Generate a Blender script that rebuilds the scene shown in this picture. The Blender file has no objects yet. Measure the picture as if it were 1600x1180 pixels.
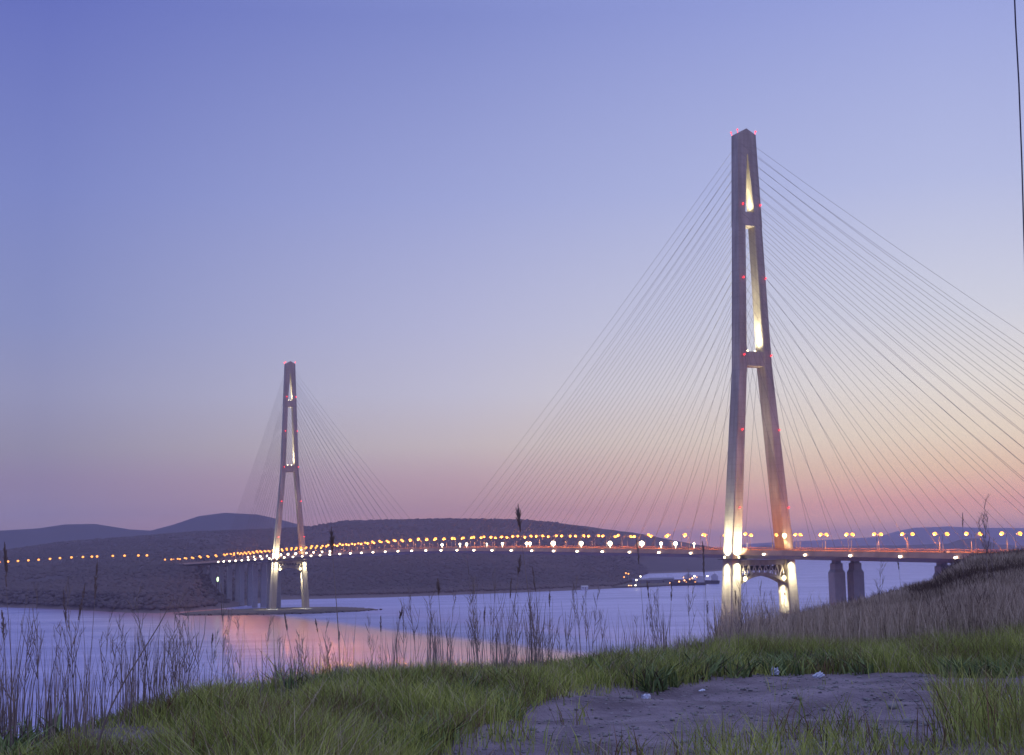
import bpy, bmesh, math, random
import numpy as np
from mathutils import Vector, Matrix
R = math.radians
rng = np.random.default_rng(7)
random.seed(7)
S = bpy.context.scene
COL = S.collection

# ------------------------------------------------------------------ camera
EYE = 71.68
cam_d = bpy.data.cameras.new("camera"); cam = bpy.data.objects.new("camera", cam_d); COL.objects.link(cam)
cam_d.sensor_width = 36.0; cam_d.lens = 36.0 * 2236.4 / 1600.0
cam_d.clip_start = 0.1; cam_d.clip_end = 90000
PITCH, ROLL = 0.1210, -0.0159
cam.matrix_world = Matrix.Translation((0, 0, EYE)) @ Matrix.Rotation(R(90) + PITCH, 4, 'X') @ Matrix.Rotation(ROLL, 4, 'Z')
S.camera = cam

# ------------------------------------------------------------------ world: dusk sky
world = bpy.data.worlds.new("World"); S.world = world; world.use_nodes = True
nt = world.node_tree; N = nt.nodes; L = nt.links; N.clear()
def nn(t, **k):
    n = N.new(t)
    for a, b in k.items(): setattr(n, a, b)
    return n
def lin(c):
    return tuple(((v / 255) / 12.92 if v / 255 <= .04045 else ((v / 255 + .055) / 1.055) ** 2.4) for v in c) + (1,)
out = nn('ShaderNodeOutputWorld'); bg = nn('ShaderNodeBackground'); tc = nn('ShaderNodeTexCoord')
L.new(bg.outputs[0], out.inputs[0])
sep = nn('ShaderNodeSeparateXYZ'); L.new(tc.outputs['Generated'], sep.inputs[0])
asn = nn('ShaderNodeMath', operation='ARCSINE'); L.new(sep.outputs['Z'], asn.inputs[0])
el = nn('ShaderNodeMapRange'); L.new(asn.outputs[0], el.inputs['Value'])
el.inputs['From Min'].default_value = 0; el.inputs['From Max'].default_value = R(60)
def ramp(stops):
    r = nn('ShaderNodeValToRGB'); r.color_ramp.interpolation = 'B_SPLINE' if False else 'LINEAR'
    e = r.color_ramp.elements
    while len(e) > 1: e.remove(e[-1])
    for i, (p, c) in enumerate(stops):
        q = e[0] if i == 0 else e.new(p / 60)
        q.position = p / 60; q.color = lin(c)
    L.new(el.outputs[0], r.inputs[0]); return r
ELEV = (0, 1.6, 2.9, 4.2, 6.3, 9.0, 14.1, 21.2)
UP_SKY = [(36, (150, 160, 220)), (60, (172, 182, 232))]
LEFT = [(175, 141, 117), (138, 126, 151), (137, 125, 151), (138, 134, 155), (138, 140, 171), (127, 135, 178), (114, 125, 181), (93, 104, 173)]
MIDDLE = [(251, 167, 129), (180, 142, 142), (182, 155, 159), (187, 175, 175), (180, 178, 195), (168, 170, 199), (145, 153, 198), (117, 128, 186)]
RIGHT = [(255, 195, 157), (231, 167, 146), (226, 192, 160), (223, 205, 182), (215, 208, 201), (195, 196, 208), (167, 174, 209), (140, 150, 203)]
rl, rm, rr = [ramp(list(zip(ELEV, c)) + UP_SKY) for c in (LEFT, MIDDLE, RIGHT)]
# how far a direction turns away from the glow of the set sun, 35 degrees right of the view
flat = nn('ShaderNodeVectorMath', operation='MULTIPLY'); L.new(tc.outputs['Generated'], flat.inputs[0]); flat.inputs[1].default_value = (1, 1, 0)
nrm = nn('ShaderNodeVectorMath', operation='NORMALIZE'); L.new(flat.outputs[0], nrm.inputs[0])
dt = nn('ShaderNodeVectorMath', operation='DOT_PRODUCT'); L.new(nrm.outputs[0], dt.inputs[0]); dt.inputs[1].default_value = (math.sin(R(35)), math.cos(R(35)), 0)
def mr_(a, b):
    m = nn('ShaderNodeMapRange'); L.new(dt.outputs['Value'], m.inputs['Value']); m.inputs['From Min'].default_value = a; m.inputs['From Max'].default_value = b; return m
m1 = mr_(.598, .795); m2 = mr_(.795, .953)
mx1 = nn('ShaderNodeMix', data_type='RGBA'); L.new(m1.outputs[0], mx1.inputs[0]); L.new(rl.outputs[0], mx1.inputs[6]); L.new(rm.outputs[0], mx1.inputs[7])
mx = nn('ShaderNodeMix', data_type='RGBA'); L.new(m2.outputs[0], mx.inputs[0]); L.new(mx1.outputs[2], mx.inputs[6]); L.new(rr.outputs[0], mx.inputs[7])
L.new(mx.outputs[2], bg.inputs[0]); bg.inputs[1].default_value = 1.0

# weak afterglow of the sun that has just set, off to the right
sd = bpy.data.lights.new("sun", 'SUN'); sun = bpy.data.objects.new("sun", sd); COL.objects.link(sun)
sd.energy = 0.22; sd.angle = R(30); sd.color = (1, .72, .55)
sun.rotation_euler = Vector((-math.sin(R(100)), -math.cos(R(100)), -0.12)).to_track_quat('-Z', 'Y').to_euler()

vs = S.view_settings; vs.view_transform = 'Standard'; vs.look = 'None'; vs.exposure = 0; vs.gamma = 1
vs.exposure = 0.3; S.cycles.max_bounces = 5; S.cycles.diffuse_bounces = 2; S.cycles.glossy_bounces = 2; S.cycles.transmission_bounces = 2
S.cycles.volume_bounces = 0; S.cycles.transparent_max_bounces = 6; S.cycles.caustics_reflective = False; S.cycles.caustics_refractive = False
S.cycles.use_denoising = True; S.cycles.sample_clamp_indirect = 3

# ------------------------------------------------------------------ helpers
def ray(px, py):
    """direction of a photo pixel: used once to read sizes and distances off the photo"""
    F = 2236.4
    x = (px - 800) / F; u = -(py - 590) / F
    c, s = math.cos(ROLL), math.sin(ROLL); x, u = x * c - u * s, x * s + u * c
    c, s = math.cos(PITCH), math.sin(PITCH)
    return np.array([x, c - u * s, s + u * c])
def hor(px): return 862.0 - (px - 800) * 0.0159
def az(px): return math.atan2(*ray(px, hor(px))[:2])
def zat(px, py, r): return EYE + r * (hor(px) - py) / 2236.4     # height of a thing seen at row py from r metres

def mat(name, col, rough=.7, metal=0, noise=None, emit=None, es=1.0, bump=0, bscale=5, spec=.5, ntype=None):
    m = bpy.data.materials.new(name); m.use_nodes = True; t = m.node_tree; b = t.nodes['Principled BSDF']
    b.inputs['Base Color'].default_value = (*col, 1); b.inputs['Roughness'].default_value = rough; b.inputs['Metallic'].default_value = metal
    b.inputs['Specular IOR Level'].default_value = spec
    if noise or bump:
        tcn = t.nodes.new('ShaderNodeTexCoord'); nz = t.nodes.new('ShaderNodeTexNoise'); nz.inputs['Detail'].default_value = 6
        t.links.new(tcn.outputs['Object'], nz.inputs['Vector'])
    if noise:
        sc, c2 = noise; nz.inputs['Scale'].default_value = sc
        rp = t.nodes.new('ShaderNodeValToRGB'); rp.color_ramp.elements[0].position = .35; rp.color_ramp.elements[1].position = .68
        rp.color_ramp.elements[0].color = (*col, 1); rp.color_ramp.elements[1].color = (*c2, 1)
        t.links.new(nz.outputs['Fac'], rp.inputs[0]); t.links.new(rp.outputs[0], b.inputs['Base Color'])
    if bump:
        n2 = t.nodes.new('ShaderNodeTexNoise'); n2.inputs['Scale'].default_value = bscale; n2.inputs['Detail'].default_value = 5
        t.links.new(tcn.outputs['Object'], n2.inputs['Vector'])
        bp = t.nodes.new('ShaderNodeBump'); bp.inputs['Strength'].default_value = bump; bp.inputs['Distance'].default_value = 1
        t.links.new(n2.outputs['Fac'], bp.inputs['Height']); t.links.new(bp.outputs[0], b.inputs['Normal'])
    if emit:
        b.inputs['Emission Color'].default_value = (*emit, 1); b.inputs['Emission Strength'].default_value = es
        m.cycles.emission_sampling = 'NONE'
    return m

class MB:
    def __init__(s): s.v = []; s.f = []
    def add(s, v, f):
        o = len(s.v); s.v += [tuple(p) for p in v]; s.f += [tuple(i + o for i in q) for q in f]; return s
    def hexa(s, p):       # 8 points: bottom ring 0-3, top ring 4-7
        return s.add(p, [(3, 2, 1, 0), (4, 5, 6, 7), (0, 1, 5, 4), (1, 2, 6, 5), (2, 3, 7, 6), (3, 0, 4, 7)])
    def box(s, x0, x1, y0, y1, z0, z1):
        return s.hexa([(x0, y0, z0), (x1, y0, z0), (x1, y1, z0), (x0, y1, z0), (x0, y0, z1), (x1, y0, z1), (x1, y1, z1), (x0, y1, z1)])
    def tube(s, pts, rad, n=5, cap=True):
        pts = [Vector(p) for p in pts]; rings = []
        if not hasattr(rad, '__len__'): rad = [rad] * len(pts)
        v = []; 
        for i, p in enumerate(pts):
            d = (pts[min(i + 1, len(pts) - 1)] - pts[max(i - 1, 0)]).normalized()
            a = d.cross(Vector((0, 0, 1))); 
            if a.length < .05: a = d.cross(Vector((1, 0, 0)))
            a.normalize(); b = d.cross(a)
            for k in range(n):
                t = 2 * math.pi * k / n; v.append(p + (a * math.cos(t) + b * math.sin(t)) * rad[i])
        f = [(i * n + k, i * n + (k + 1) % n, (i + 1) * n + (k + 1) % n, (i + 1) * n + k) for i in range(len(pts) - 1) for k in range(n)]
        if cap and n > 2: f += [tuple(range(n))[::-1], tuple((len(pts) - 1) * n + k for k in range(n))]
        return s.add(v, f)
    def ball(s, c, r, seg=10, rings=6, sz=1.0, sx=1.0, sy=1.0):
        v = []; f = []
        for i in range(rings + 1):
            th = math.pi * i / rings
            for k in range(seg):
                ph = 2 * math.pi * k / seg
                v.append((c[0] + r * sx * math.sin(th) * math.cos(ph), c[1] + r * sy * math.sin(th) * math.sin(ph), c[2] + r * sz * math.cos(th)))
        for i in range(rings):
            for k in range(seg):
                f.append((i * seg + k, (i + 1) * seg + k, (i + 1) * seg + (k + 1) % seg, i * seg + (k + 1) % seg))
        return s.add(v, f)
    def build(s, name, m, parent=None, smooth=False, bevel=0):
        me = bpy.data.meshes.new(name); me.from_pydata(s.v, [], s.f); me.validate(); me.update()
        if smooth: me.polygons.foreach_set('use_smooth', [True] * len(me.polygons))
        o = bpy.data.objects.new(name, me); COL.objects.link(o)
        if m: me.materials.append(m)
        if parent: o.parent = parent
        if bevel:
            b = o.modifiers.new('bevel', 'BEVEL'); b.width = bevel; b.segments = 2; b.limit_method = 'ANGLE'
        return o
def np_mesh(name, V, Fq, m, smooth=False):
    me = bpy.data.meshes.new(name); V = np.asarray(V, np.float32); Fq = np.asarray(Fq, np.int32); k = Fq.shape[1]
    me.vertices.add(len(V)); me.vertices.foreach_set('co', V.ravel()); me.loops.add(Fq.size); me.loops.foreach_set('vertex_index', Fq.ravel())
    me.polygons.add(len(Fq)); me.polygons.foreach_set('loop_start', np.arange(0, Fq.size, k, dtype=np.int32)); me.polygons.foreach_set('loop_total', np.full(len(Fq), k, np.int32))
    if smooth: me.polygons.foreach_set('use_smooth', np.ones(len(Fq), bool))
    me.update(); me.validate(); me.materials.append(m)
    o = bpy.data.objects.new(name, me); COL.objects.link(o); return o
def tag(o, label=None, cat=None, group=None, kind=None):
    if label: o['label'] = label
    if cat: o['category'] = cat
    if group: o['group'] = group
    if kind: o['kind'] = kind
    return o
def empty(name, loc, rz=0, parent=None):
    e = bpy.data.objects.new(name, None); e.location = loc; e.rotation_euler = (0, 0, rz); e.empty_display_size = .5
    COL.objects.link(e)
    if parent: e.parent = parent
    return e
def copy_tree(o, parent=None):
    c = o.copy(); COL.objects.link(c)
    if parent: c.parent = parent
    for ch in [x for x in COL.objects if x.parent == o]: copy_tree(ch, c)
    return c
KIDS = {}
def dup(o, kids):
    c = o.copy(); COL.objects.link(c)
    for k in kids:
        d = k.copy(); COL.objects.link(d); d.parent = c
    return c

# ------------------------------------------------------------------ materials
M = {}
M['concrete'] = mat('concrete', (.34, .30, .255), .8, noise=(.06, (.41, .36, .31)), bump=.15, bscale=.8)
cm = bpy.data.materials['concrete']; t = cm.node_tree; b_ = t.nodes['Principled BSDF']; tcn_ = t.nodes.new('ShaderNodeTexCoord'); mp_ = t.nodes.new('ShaderNodeMapping'); mp_.inputs['Scale'].default_value = (.35, .35, .035)
t.links.new(tcn_.outputs['Object'], mp_.inputs[0]); st = t.nodes.new('ShaderNodeTexNoise'); st.inputs['Scale'].default_value = 1; st.inputs['Detail'].default_value = 6; t.links.new(mp_.outputs[0], st.inputs['Vector'])
wv_ = t.nodes.new('ShaderNodeTexWave'); wv_.bands_direction = 'Z'; wv_.wave_profile = 'SAW'; wv_.inputs['Scale'].default_value = .0785; wv_.inputs['Distortion'].default_value = 0; t.links.new(tcn_.outputs['Object'], wv_.inputs['Vector'])
jr = t.nodes.new('ShaderNodeValToRGB'); jr.color_ramp.elements[0].position = 0; jr.color_ramp.elements[0].color = (.80, .80, .80, 1); jr.color_ramp.elements[1].position = .10; jr.color_ramp.elements[1].color = (1, 1, 1, 1); t.links.new(wv_.outputs['Fac'], jr.inputs[0])
sr = t.nodes.new('ShaderNodeMapRange'); t.links.new(st.outputs['Fac'], sr.inputs['Value']); sr.inputs['From Min'].default_value = .3; sr.inputs['From Max'].default_value = .7; sr.inputs['To Min'].default_value = .72; sr.inputs['To Max'].default_value = 1.15
m_a = t.nodes.new('ShaderNodeMix'); m_a.data_type = 'RGBA'; m_a.blend_type = 'MULTIPLY'; m_a.inputs[0].default_value = 1; t.links.new(b_.inputs['Base Color'].links[0].from_socket, m_a.inputs[6]); t.links.new(jr.outputs[0], m_a.inputs[7])
m_b = t.nodes.new('ShaderNodeVectorMath'); m_b.operation = 'SCALE'; t.links.new(m_a.outputs[2], m_b.inputs[0]); t.links.new(sr.outputs[0], m_b.inputs['Scale']); t.links.new(m_b.outputs[0], b_.inputs['Base Color'])
M['steel_dark'] = mat('steel_dark', (.07, .075, .10), .5)
M['girder'] = mat('girder', (.16, .16, .20), .45)
M['parapet'] = mat('parapet', (.42, .40, .40), .6)
M['asphalt'] = mat('asphalt', (.05, .05, .05), .85)
M['cable'] = mat('cable', (.15, .13, .15), .5)
M['red_light'] = mat('red_light', (.4, .02, .02), emit=(1, .02, .03), es=4)
M['white_flood'] = mat('white_flood', (.8, .8, .7), emit=(1, .88, .60), es=9)
M['warm_flood'] = mat('warm_flood', (.8, .8, .6), emit=(1, .85, .45), es=8)
M['sodium'] = mat('sodium', (.8, .5, .2), emit=(1, .37, .05), es=2.3)
M['sodium_far'] = mat('sodium_far', (.8, .5, .2), emit=(1, .34, .04), es=2.2)
M['amber_window'] = mat('amber_window', (.8, .5, .3), emit=(1, .45, .15), es=4)
M['green_light'] = mat('green_light', (.5, .8, .4), emit=(.7, 1, .5), es=2.0)
M['pole'] = mat('pole', (.42, .42, .45), .5)
M['pier'] = mat('pier_concrete', (.24, .24, .27), .8, noise=(.2, (.30, .30, .33)))

# ------------------------------------------------------------------ water
def water_mat():
    m = bpy.data.materials.new('sea_water'); m.use_nodes = True; t = m.node_tree; b = t.nodes['Principled BSDF']; nd = t.nodes; lk = t.links
    b.inputs['Base Color'].default_value = (.15, .18, .42, 1); b.inputs['IOR'].default_value = 1.33
    tcn = nd.new('ShaderNodeTexCoord'); sp = nd.new('ShaderNodeSeparateXYZ'); lk.new(tcn.outputs['Object'], sp.inputs[0])
    # calm slick east of a current line running from the islet towards the near shore
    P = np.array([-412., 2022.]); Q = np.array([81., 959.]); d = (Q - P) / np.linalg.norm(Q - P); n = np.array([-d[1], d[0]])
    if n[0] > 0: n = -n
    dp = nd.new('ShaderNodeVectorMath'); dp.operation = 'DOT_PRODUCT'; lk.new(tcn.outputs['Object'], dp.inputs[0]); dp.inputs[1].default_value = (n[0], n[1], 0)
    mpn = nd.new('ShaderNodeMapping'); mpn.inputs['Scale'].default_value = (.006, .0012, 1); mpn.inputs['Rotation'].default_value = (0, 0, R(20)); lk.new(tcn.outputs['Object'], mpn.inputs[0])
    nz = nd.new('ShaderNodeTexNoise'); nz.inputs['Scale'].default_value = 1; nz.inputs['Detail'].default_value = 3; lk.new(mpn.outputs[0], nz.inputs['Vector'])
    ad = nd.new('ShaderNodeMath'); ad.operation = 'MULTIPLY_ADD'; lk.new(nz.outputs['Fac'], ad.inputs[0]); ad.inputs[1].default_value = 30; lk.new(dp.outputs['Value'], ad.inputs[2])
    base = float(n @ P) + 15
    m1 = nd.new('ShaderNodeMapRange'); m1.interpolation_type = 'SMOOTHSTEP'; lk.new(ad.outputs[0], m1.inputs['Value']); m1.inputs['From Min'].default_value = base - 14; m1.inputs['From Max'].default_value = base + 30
    m2 = nd.new('ShaderNodeMapRange'); m2.interpolation_type = 'SMOOTHSTEP'; lk.new(ad.outputs[0], m2.inputs['Value']); m2.inputs['From Min'].default_value = base + 420; m2.inputs['From Max'].default_value = base + 120
    mu = nd.new('ShaderNodeMath'); mu.operation = 'MULTIPLY'; lk.new(m1.outputs[0], mu.inputs[0]); lk.new(m2.outputs[0], mu.inputs[1])
    rg = nd.new('ShaderNodeMapRange'); lk.new(mu.outputs[0], rg.inputs['Value']); rg.inputs['To Min'].default_value = .36; rg.inputs['To Max'].default_value = .19
    lk.new(rg.outputs[0], b.inputs['Roughness'])
    # orange reflection of the lit deck painted into the base colour along the slick
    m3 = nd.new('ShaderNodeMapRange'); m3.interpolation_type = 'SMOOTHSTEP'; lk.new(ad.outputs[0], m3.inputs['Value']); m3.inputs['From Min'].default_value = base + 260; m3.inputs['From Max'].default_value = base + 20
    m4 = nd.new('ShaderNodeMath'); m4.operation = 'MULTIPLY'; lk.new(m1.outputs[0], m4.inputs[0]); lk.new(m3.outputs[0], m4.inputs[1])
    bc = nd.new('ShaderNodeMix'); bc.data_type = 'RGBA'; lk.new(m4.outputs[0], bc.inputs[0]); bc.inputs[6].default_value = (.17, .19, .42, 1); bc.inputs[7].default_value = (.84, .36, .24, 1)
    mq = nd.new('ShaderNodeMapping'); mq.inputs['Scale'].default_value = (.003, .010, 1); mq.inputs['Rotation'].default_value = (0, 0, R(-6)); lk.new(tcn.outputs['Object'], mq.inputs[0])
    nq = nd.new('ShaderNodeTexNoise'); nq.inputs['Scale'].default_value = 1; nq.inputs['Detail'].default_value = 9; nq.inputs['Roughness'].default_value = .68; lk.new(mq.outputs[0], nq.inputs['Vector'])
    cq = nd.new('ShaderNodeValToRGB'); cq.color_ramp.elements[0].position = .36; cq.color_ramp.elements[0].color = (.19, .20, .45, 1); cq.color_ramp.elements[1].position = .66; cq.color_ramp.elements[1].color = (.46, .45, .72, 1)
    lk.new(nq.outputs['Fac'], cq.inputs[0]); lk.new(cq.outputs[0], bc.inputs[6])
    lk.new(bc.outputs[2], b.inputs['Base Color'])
    # long soft swell streaks
    mp = nd.new('ShaderNodeMapping'); mp.inputs['Scale'].default_value = (.02, .07, 1); mp.inputs['Rotation'].default_value = (0, 0, R(8)); lk.new(tcn.outputs['Object'], mp.inputs[0])
    wv = nd.new('ShaderNodeTexNoise'); wv.inputs['Scale'].default_value = 1; wv.inputs['Detail'].default_value = 7; lk.new(mp.outputs[0], wv.inputs['Vector'])
    bp = nd.new('ShaderNodeBump'); bp.inputs['Distance'].default_value = 2.0
    bs = nd.new('ShaderNodeMapRange'); lk.new(mu.outputs[0], bs.inputs['Value']); bs.inputs['To Min'].default_value = .55; bs.inputs['To Max'].default_value = .12; lk.new(bs.outputs[0], bp.inputs['Strength'])
    lk.new(wv.outputs['Fac'], bp.inputs['Height']); lk.new(bp.outputs[0], b.inputs['Normal'])
    return m
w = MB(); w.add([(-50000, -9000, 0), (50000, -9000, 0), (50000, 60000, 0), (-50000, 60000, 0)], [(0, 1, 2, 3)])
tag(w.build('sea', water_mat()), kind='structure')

# ------------------------------------------------------------------ land across the strait
def vnoise(x, y, seed=0):
    def h(i, j):
        n = np.sin(i * 127.1 + j * 311.7 + seed * 74.7) * 43758.5453
        return n - np.floor(n)
    i, j = np.floor(x), np.floor(y); fx, fy = x - i, y - j; fx = fx * fx * (3 - 2 * fx); fy = fy * fy * (3 - 2 * fy)
    return (h(i, j) * (1 - fx) + h(i + 1, j) * fx) * (1 - fy) + (h(i, j + 1) * (1 - fx) + h(i + 1, j + 1) * fx) * fy
def fbm(x, y, seed=0, o=4):
    s = 0; a = .5
    for k in range(o): s = s + a * (vnoise(x, y, seed + k) - .5); x = x * 2.03; y = y * 2.03; a *= .5
    return s
def polar_terrain(name, cols, pxs, nr, m, amp=3.0, nsc=60, amp_pow=1, seed=0):
    """cols: {photo column: [(distance, height), ...]} control profiles; all with the same number of knots"""
    keys = sorted(cols); K = len(cols[keys[0]])
    D = np.array([[p[0] for p in cols[k]] for k in keys], float); Z = np.array([[p[1] for p in cols[k]] for k in keys], float)
    V = []; 
    def sm(a, b, t): return a + (b - a) * t
    per = nr
    for px in pxs:
        d = np.array([np.interp(px, keys, D[:, i]) for i in range(K)]); z = np.array([np.interp(px, keys, Z[:, i]) for i in range(K)])
        u = np.linspace(0, K - 1, (K - 1) * per + 1); i0 = np.minimum(u.astype(int), K - 2); t = u - i0
        r = d[i0] * (1 - t) + d[i0 + 1] * t
        # smooth heights: monotone-ish cosine blend mixed with linear
        ts = t * .5 + .5 * (t * t * (3 - 2 * t)); zz = z[i0] * (1 - ts) + z[i0 + 1] * ts
        a = az(px); x = r * math.sin(a); y = r * math.cos(a)
        fade = np.clip(zz / 15, 0, 1) if amp_pow else 1
        zz = zz + amp * 2 * fbm(x / nsc, y / nsc, seed) * fade
        V.append(np.stack([x, y, zz], 1))
    n = len(V[0]); V = np.array(V).reshape(-1, 3); C = len(pxs)
    i, j = np.meshgrid(np.arange(C - 1), np.arange(n - 1), indexing='ij'); a = (i * n + j).ravel()
    Fq = np.stack([a, a + n, a + n + 1, a + 1], 1)
    return np_mesh(name, V, Fq, m, True), V, n
M['forest'] = mat('forest_hill', (.080, .064, .074), .95, noise=(.003, (.10, .080, .086)), bump=.3, bscale=.12, spec=.1)
M['forest_far'] = mat('forest_far', (.05, .055, .06), .95, noise=(.002, (.06, .06, .06)), spec=.1)
M['shore'] = mat('shore_rock', (.10, .085, .075), .9, noise=(.1, (.15, .13, .11)), bump=.6, bscale=.4, spec=.2)
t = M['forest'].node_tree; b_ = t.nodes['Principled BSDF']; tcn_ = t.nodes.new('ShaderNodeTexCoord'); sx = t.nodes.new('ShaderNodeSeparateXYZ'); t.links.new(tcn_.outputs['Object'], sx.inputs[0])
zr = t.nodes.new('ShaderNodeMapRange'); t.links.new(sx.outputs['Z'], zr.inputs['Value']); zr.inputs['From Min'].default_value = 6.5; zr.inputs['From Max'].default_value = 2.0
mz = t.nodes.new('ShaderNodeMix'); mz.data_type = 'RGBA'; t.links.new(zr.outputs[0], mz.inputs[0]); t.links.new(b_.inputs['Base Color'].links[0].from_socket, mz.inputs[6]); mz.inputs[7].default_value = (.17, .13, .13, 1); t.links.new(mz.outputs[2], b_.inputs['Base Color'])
LB = {
 -500: [(2330, -2), (2420, 22), (3000, 62), (4200, 88), (5200, 40)],
 0: [(2323, -2), (2450, 26), (3000, 60), (4200, zat(0, 862, 4200)), (5200, 40)],
 100: [(2152, -2), (2260, 26), (2900, 60), (4200, zat(100, 849, 4200)), (5200, 60)],
 200: [(1957, -2), (2060, 24), (2760, 61), (4200, zat(200, 841, 4200)), (5200, 80)],
 250: [(1905, -2), (2010, 24), (2680, 62), (4250, zat(250, 837, 4250)), (5200, 80)],
 300: [(1960, -2), (2040, 12), (2420, 53), (4300, zat(300, 833, 4300)), (5200, 90)],
 340: [(2000, -2), (2080, 4), (2560, 32), (4300, zat(340, 831, 4300)), (5200, 90)],
 380: [(2060, -2), (2200, 3), (2700, 12), (4300, zat(380, 829, 4300)), (5200, 90)],
 440: [(2351, -2), (2420, 4), (3000, 30), (4300, zat(440, 827, 4300)), (5200, 90)],
 485: [(2360, -2), (2440, 6), (3100, 46), (4300, zat(485, 824, 4300)), (5200, 90)],
 540: [(2370, -2), (2450, 8), (3200, 62), (4300, zat(540, 815, 4300)), (5200, 90)],
 600: [(2372, -2), (2450, 8), (3200, 70), (4300, zat(600, 813.5, 4300)), (5200, 90)],
 700: [(2440, -2), (2520, 8), (3300, 70), (4300, zat(700, 811.5, 4300)), (5200, 90)],
 800: [(2510, -2), (2600, 8), (3400, 66), (4300, zat(800, 812.5, 4300)), (5200, 90)],
 850: [(2560, -2), (2650, 8), (3400, 62), (4350, zat(850, 815, 4350)), (5300, 90)],
 900: [(2607, -2), (2700, 7), (3400, 54), (4400, zat(900, 821, 4400)), (5400, 80)],
 955: [(2690, -2), (2800, 7), (3600, 44), (4800, zat(955, 828, 4800)), (5800, 70)],
 985: [(3000, -2), (3200, 8), (4000, 30), (5100, zat(985, 832, 5100)), (6000, 70)],
 1010: [(4300, -2), (4400, 10), (4700, 30), (5300, zat(1010, 836, 5300)), (6300, 60)],
 1050: [(4380, -2), (4500, 10), (4900, 30), (5600, zat(1050, 844, 5600)), (6600, 50)],
 1100: [(4450, -2), (4600, 10), (5200, 30), (6000, zat(1100, 853, 6000)), (7000, 30)],
 1150: [(4800, -2), (5000, 6), (5600, 22), (6400, zat(1150, 861, 6400)), (7000, 10)],
 1185: [(5600, -2), (5800, 2), (6100, 12), (6600, 18), (7000, -4)],
 1215: [(6000, -4), (6100, -4), (6200, -4), (6600, -4), (7000, -4)]}
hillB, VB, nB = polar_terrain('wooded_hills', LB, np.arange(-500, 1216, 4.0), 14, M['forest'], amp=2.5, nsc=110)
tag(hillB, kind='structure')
A_far = {k: [(7200, -5), (7900, (z := zat(k, y, 8200)) * .6), (8200, z), (9500, z * .6)] for k, y in
         ((-500, 838), (-150, 836), (0, 833), (60, 829), (100, 823), (150, 822), (200, 829), (235, 831), (270, 822), (310, 809), (350, 804), (400, 806), (430, 812), (480, 824), (530, 836), (600, 845))}
tag(polar_terrain('distant_mountains', A_far, np.arange(-500, 600, 5.0), 8, M['forest_far'], amp=6, nsc=300, seed=3)[0], kind='structure')
R1 = {k: [(8800, -5), (8950, 12), (9600, zat(k, y, 9600)), (10500, 10)] for k, y in
      ((1120, 861), (1160, 858), (1195, 852.5), (1230, 855), (1300, 855), (1340, 852.5), (1400, 852), (1480, 850), (1500, 844), (1520, 841.5), (1535, 842.5), (1560, 851), (1600, 853), (1800, 850), (2100, 853))}
tag(polar_terrain('far_headland', R1, np.arange(1120, 2100, 5.0), 8, M['forest_far'], amp=4, nsc=250, seed=5)[0], kind='structure')
R2 = {k: [(19000, -5), (19500, 40), (21000, zat(k, y, 21000)), (23000, 40)] for k, y in
      ((1090, 858), (1180, 850), (1250, 846), (1300, 844), (1370, 840), (1385, 836), (1400, 832), (1430, 826), (1480, 824), (1520, 825.5), (1600, 827), (1800, 822), (2100, 828))}
tag(polar_terrain('blue_mountains', R2, np.arange(1090, 2100, 5.0), 8, M['forest_far'], amp=10, nsc=900, seed=9)[0], kind='structure')

# far woodland: one mass of small crowns on the hills
tri = []
ico_bm = bmesh.new(); bmesh.ops.create_icosphere(ico_bm, subdivisions=1, radius=1); icoV = np.array([v.co for v in ico_bm.verts]); icoF = np.array([[v.index for v in f.verts] for f in ico_bm.faces]); ico_bm.free()
cand = VB[VB[:, 2] > 5]
dist = np.hypot(cand[:, 0], cand[:, 1])
wgt = (dist < 4300) * (cand[:, 2] > 4.5) * (fbm(cand[:, 0] / 160, cand[:, 1] / 160, 12) > -.2); wgt = wgt / wgt.sum()
pick = rng.choice(len(cand) - 1, 42000, p=wgt[:-1] / wgt[:-1].sum()); tt = rng.uniform(0, 1, 42000)[:, None]; nx_ = cand[pick + 1]; far_ = np.abs(np.hypot(nx_[:, 0], nx_[:, 1]) - dist[pick]) > 200; nx_[far_] = cand[pick][far_]; C0 = cand[pick] * (1 - tt) + nx_ * tt + np.c_[rng.uniform(-9, 9, (42000, 2)), np.zeros(42000)]
sz = rng.uniform(3.2, 5.4, 42000)
Vt = icoV[None] * np.stack([sz, sz, sz * rng.uniform(.5, .8, 42000)], 1)[:, None, :] * rng.uniform(.75, 1.2, (42000, len(icoV), 1)) + C0[:, None, :]
Ft = icoF[None] + (np.arange(42000) * len(icoV))[:, None, None]
M['tree_far'] = mat('tree_canopy', (.10, .084, .088), .95, noise=(.003, (.14, .112, .11)), spec=.05)
tag(np_mesh('woodland', Vt.reshape(-1, 3), Ft.reshape(-1, 3), M['tree_far']), 'dark woodland covering the hills across the strait', 'woodland', kind='stuff')

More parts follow.
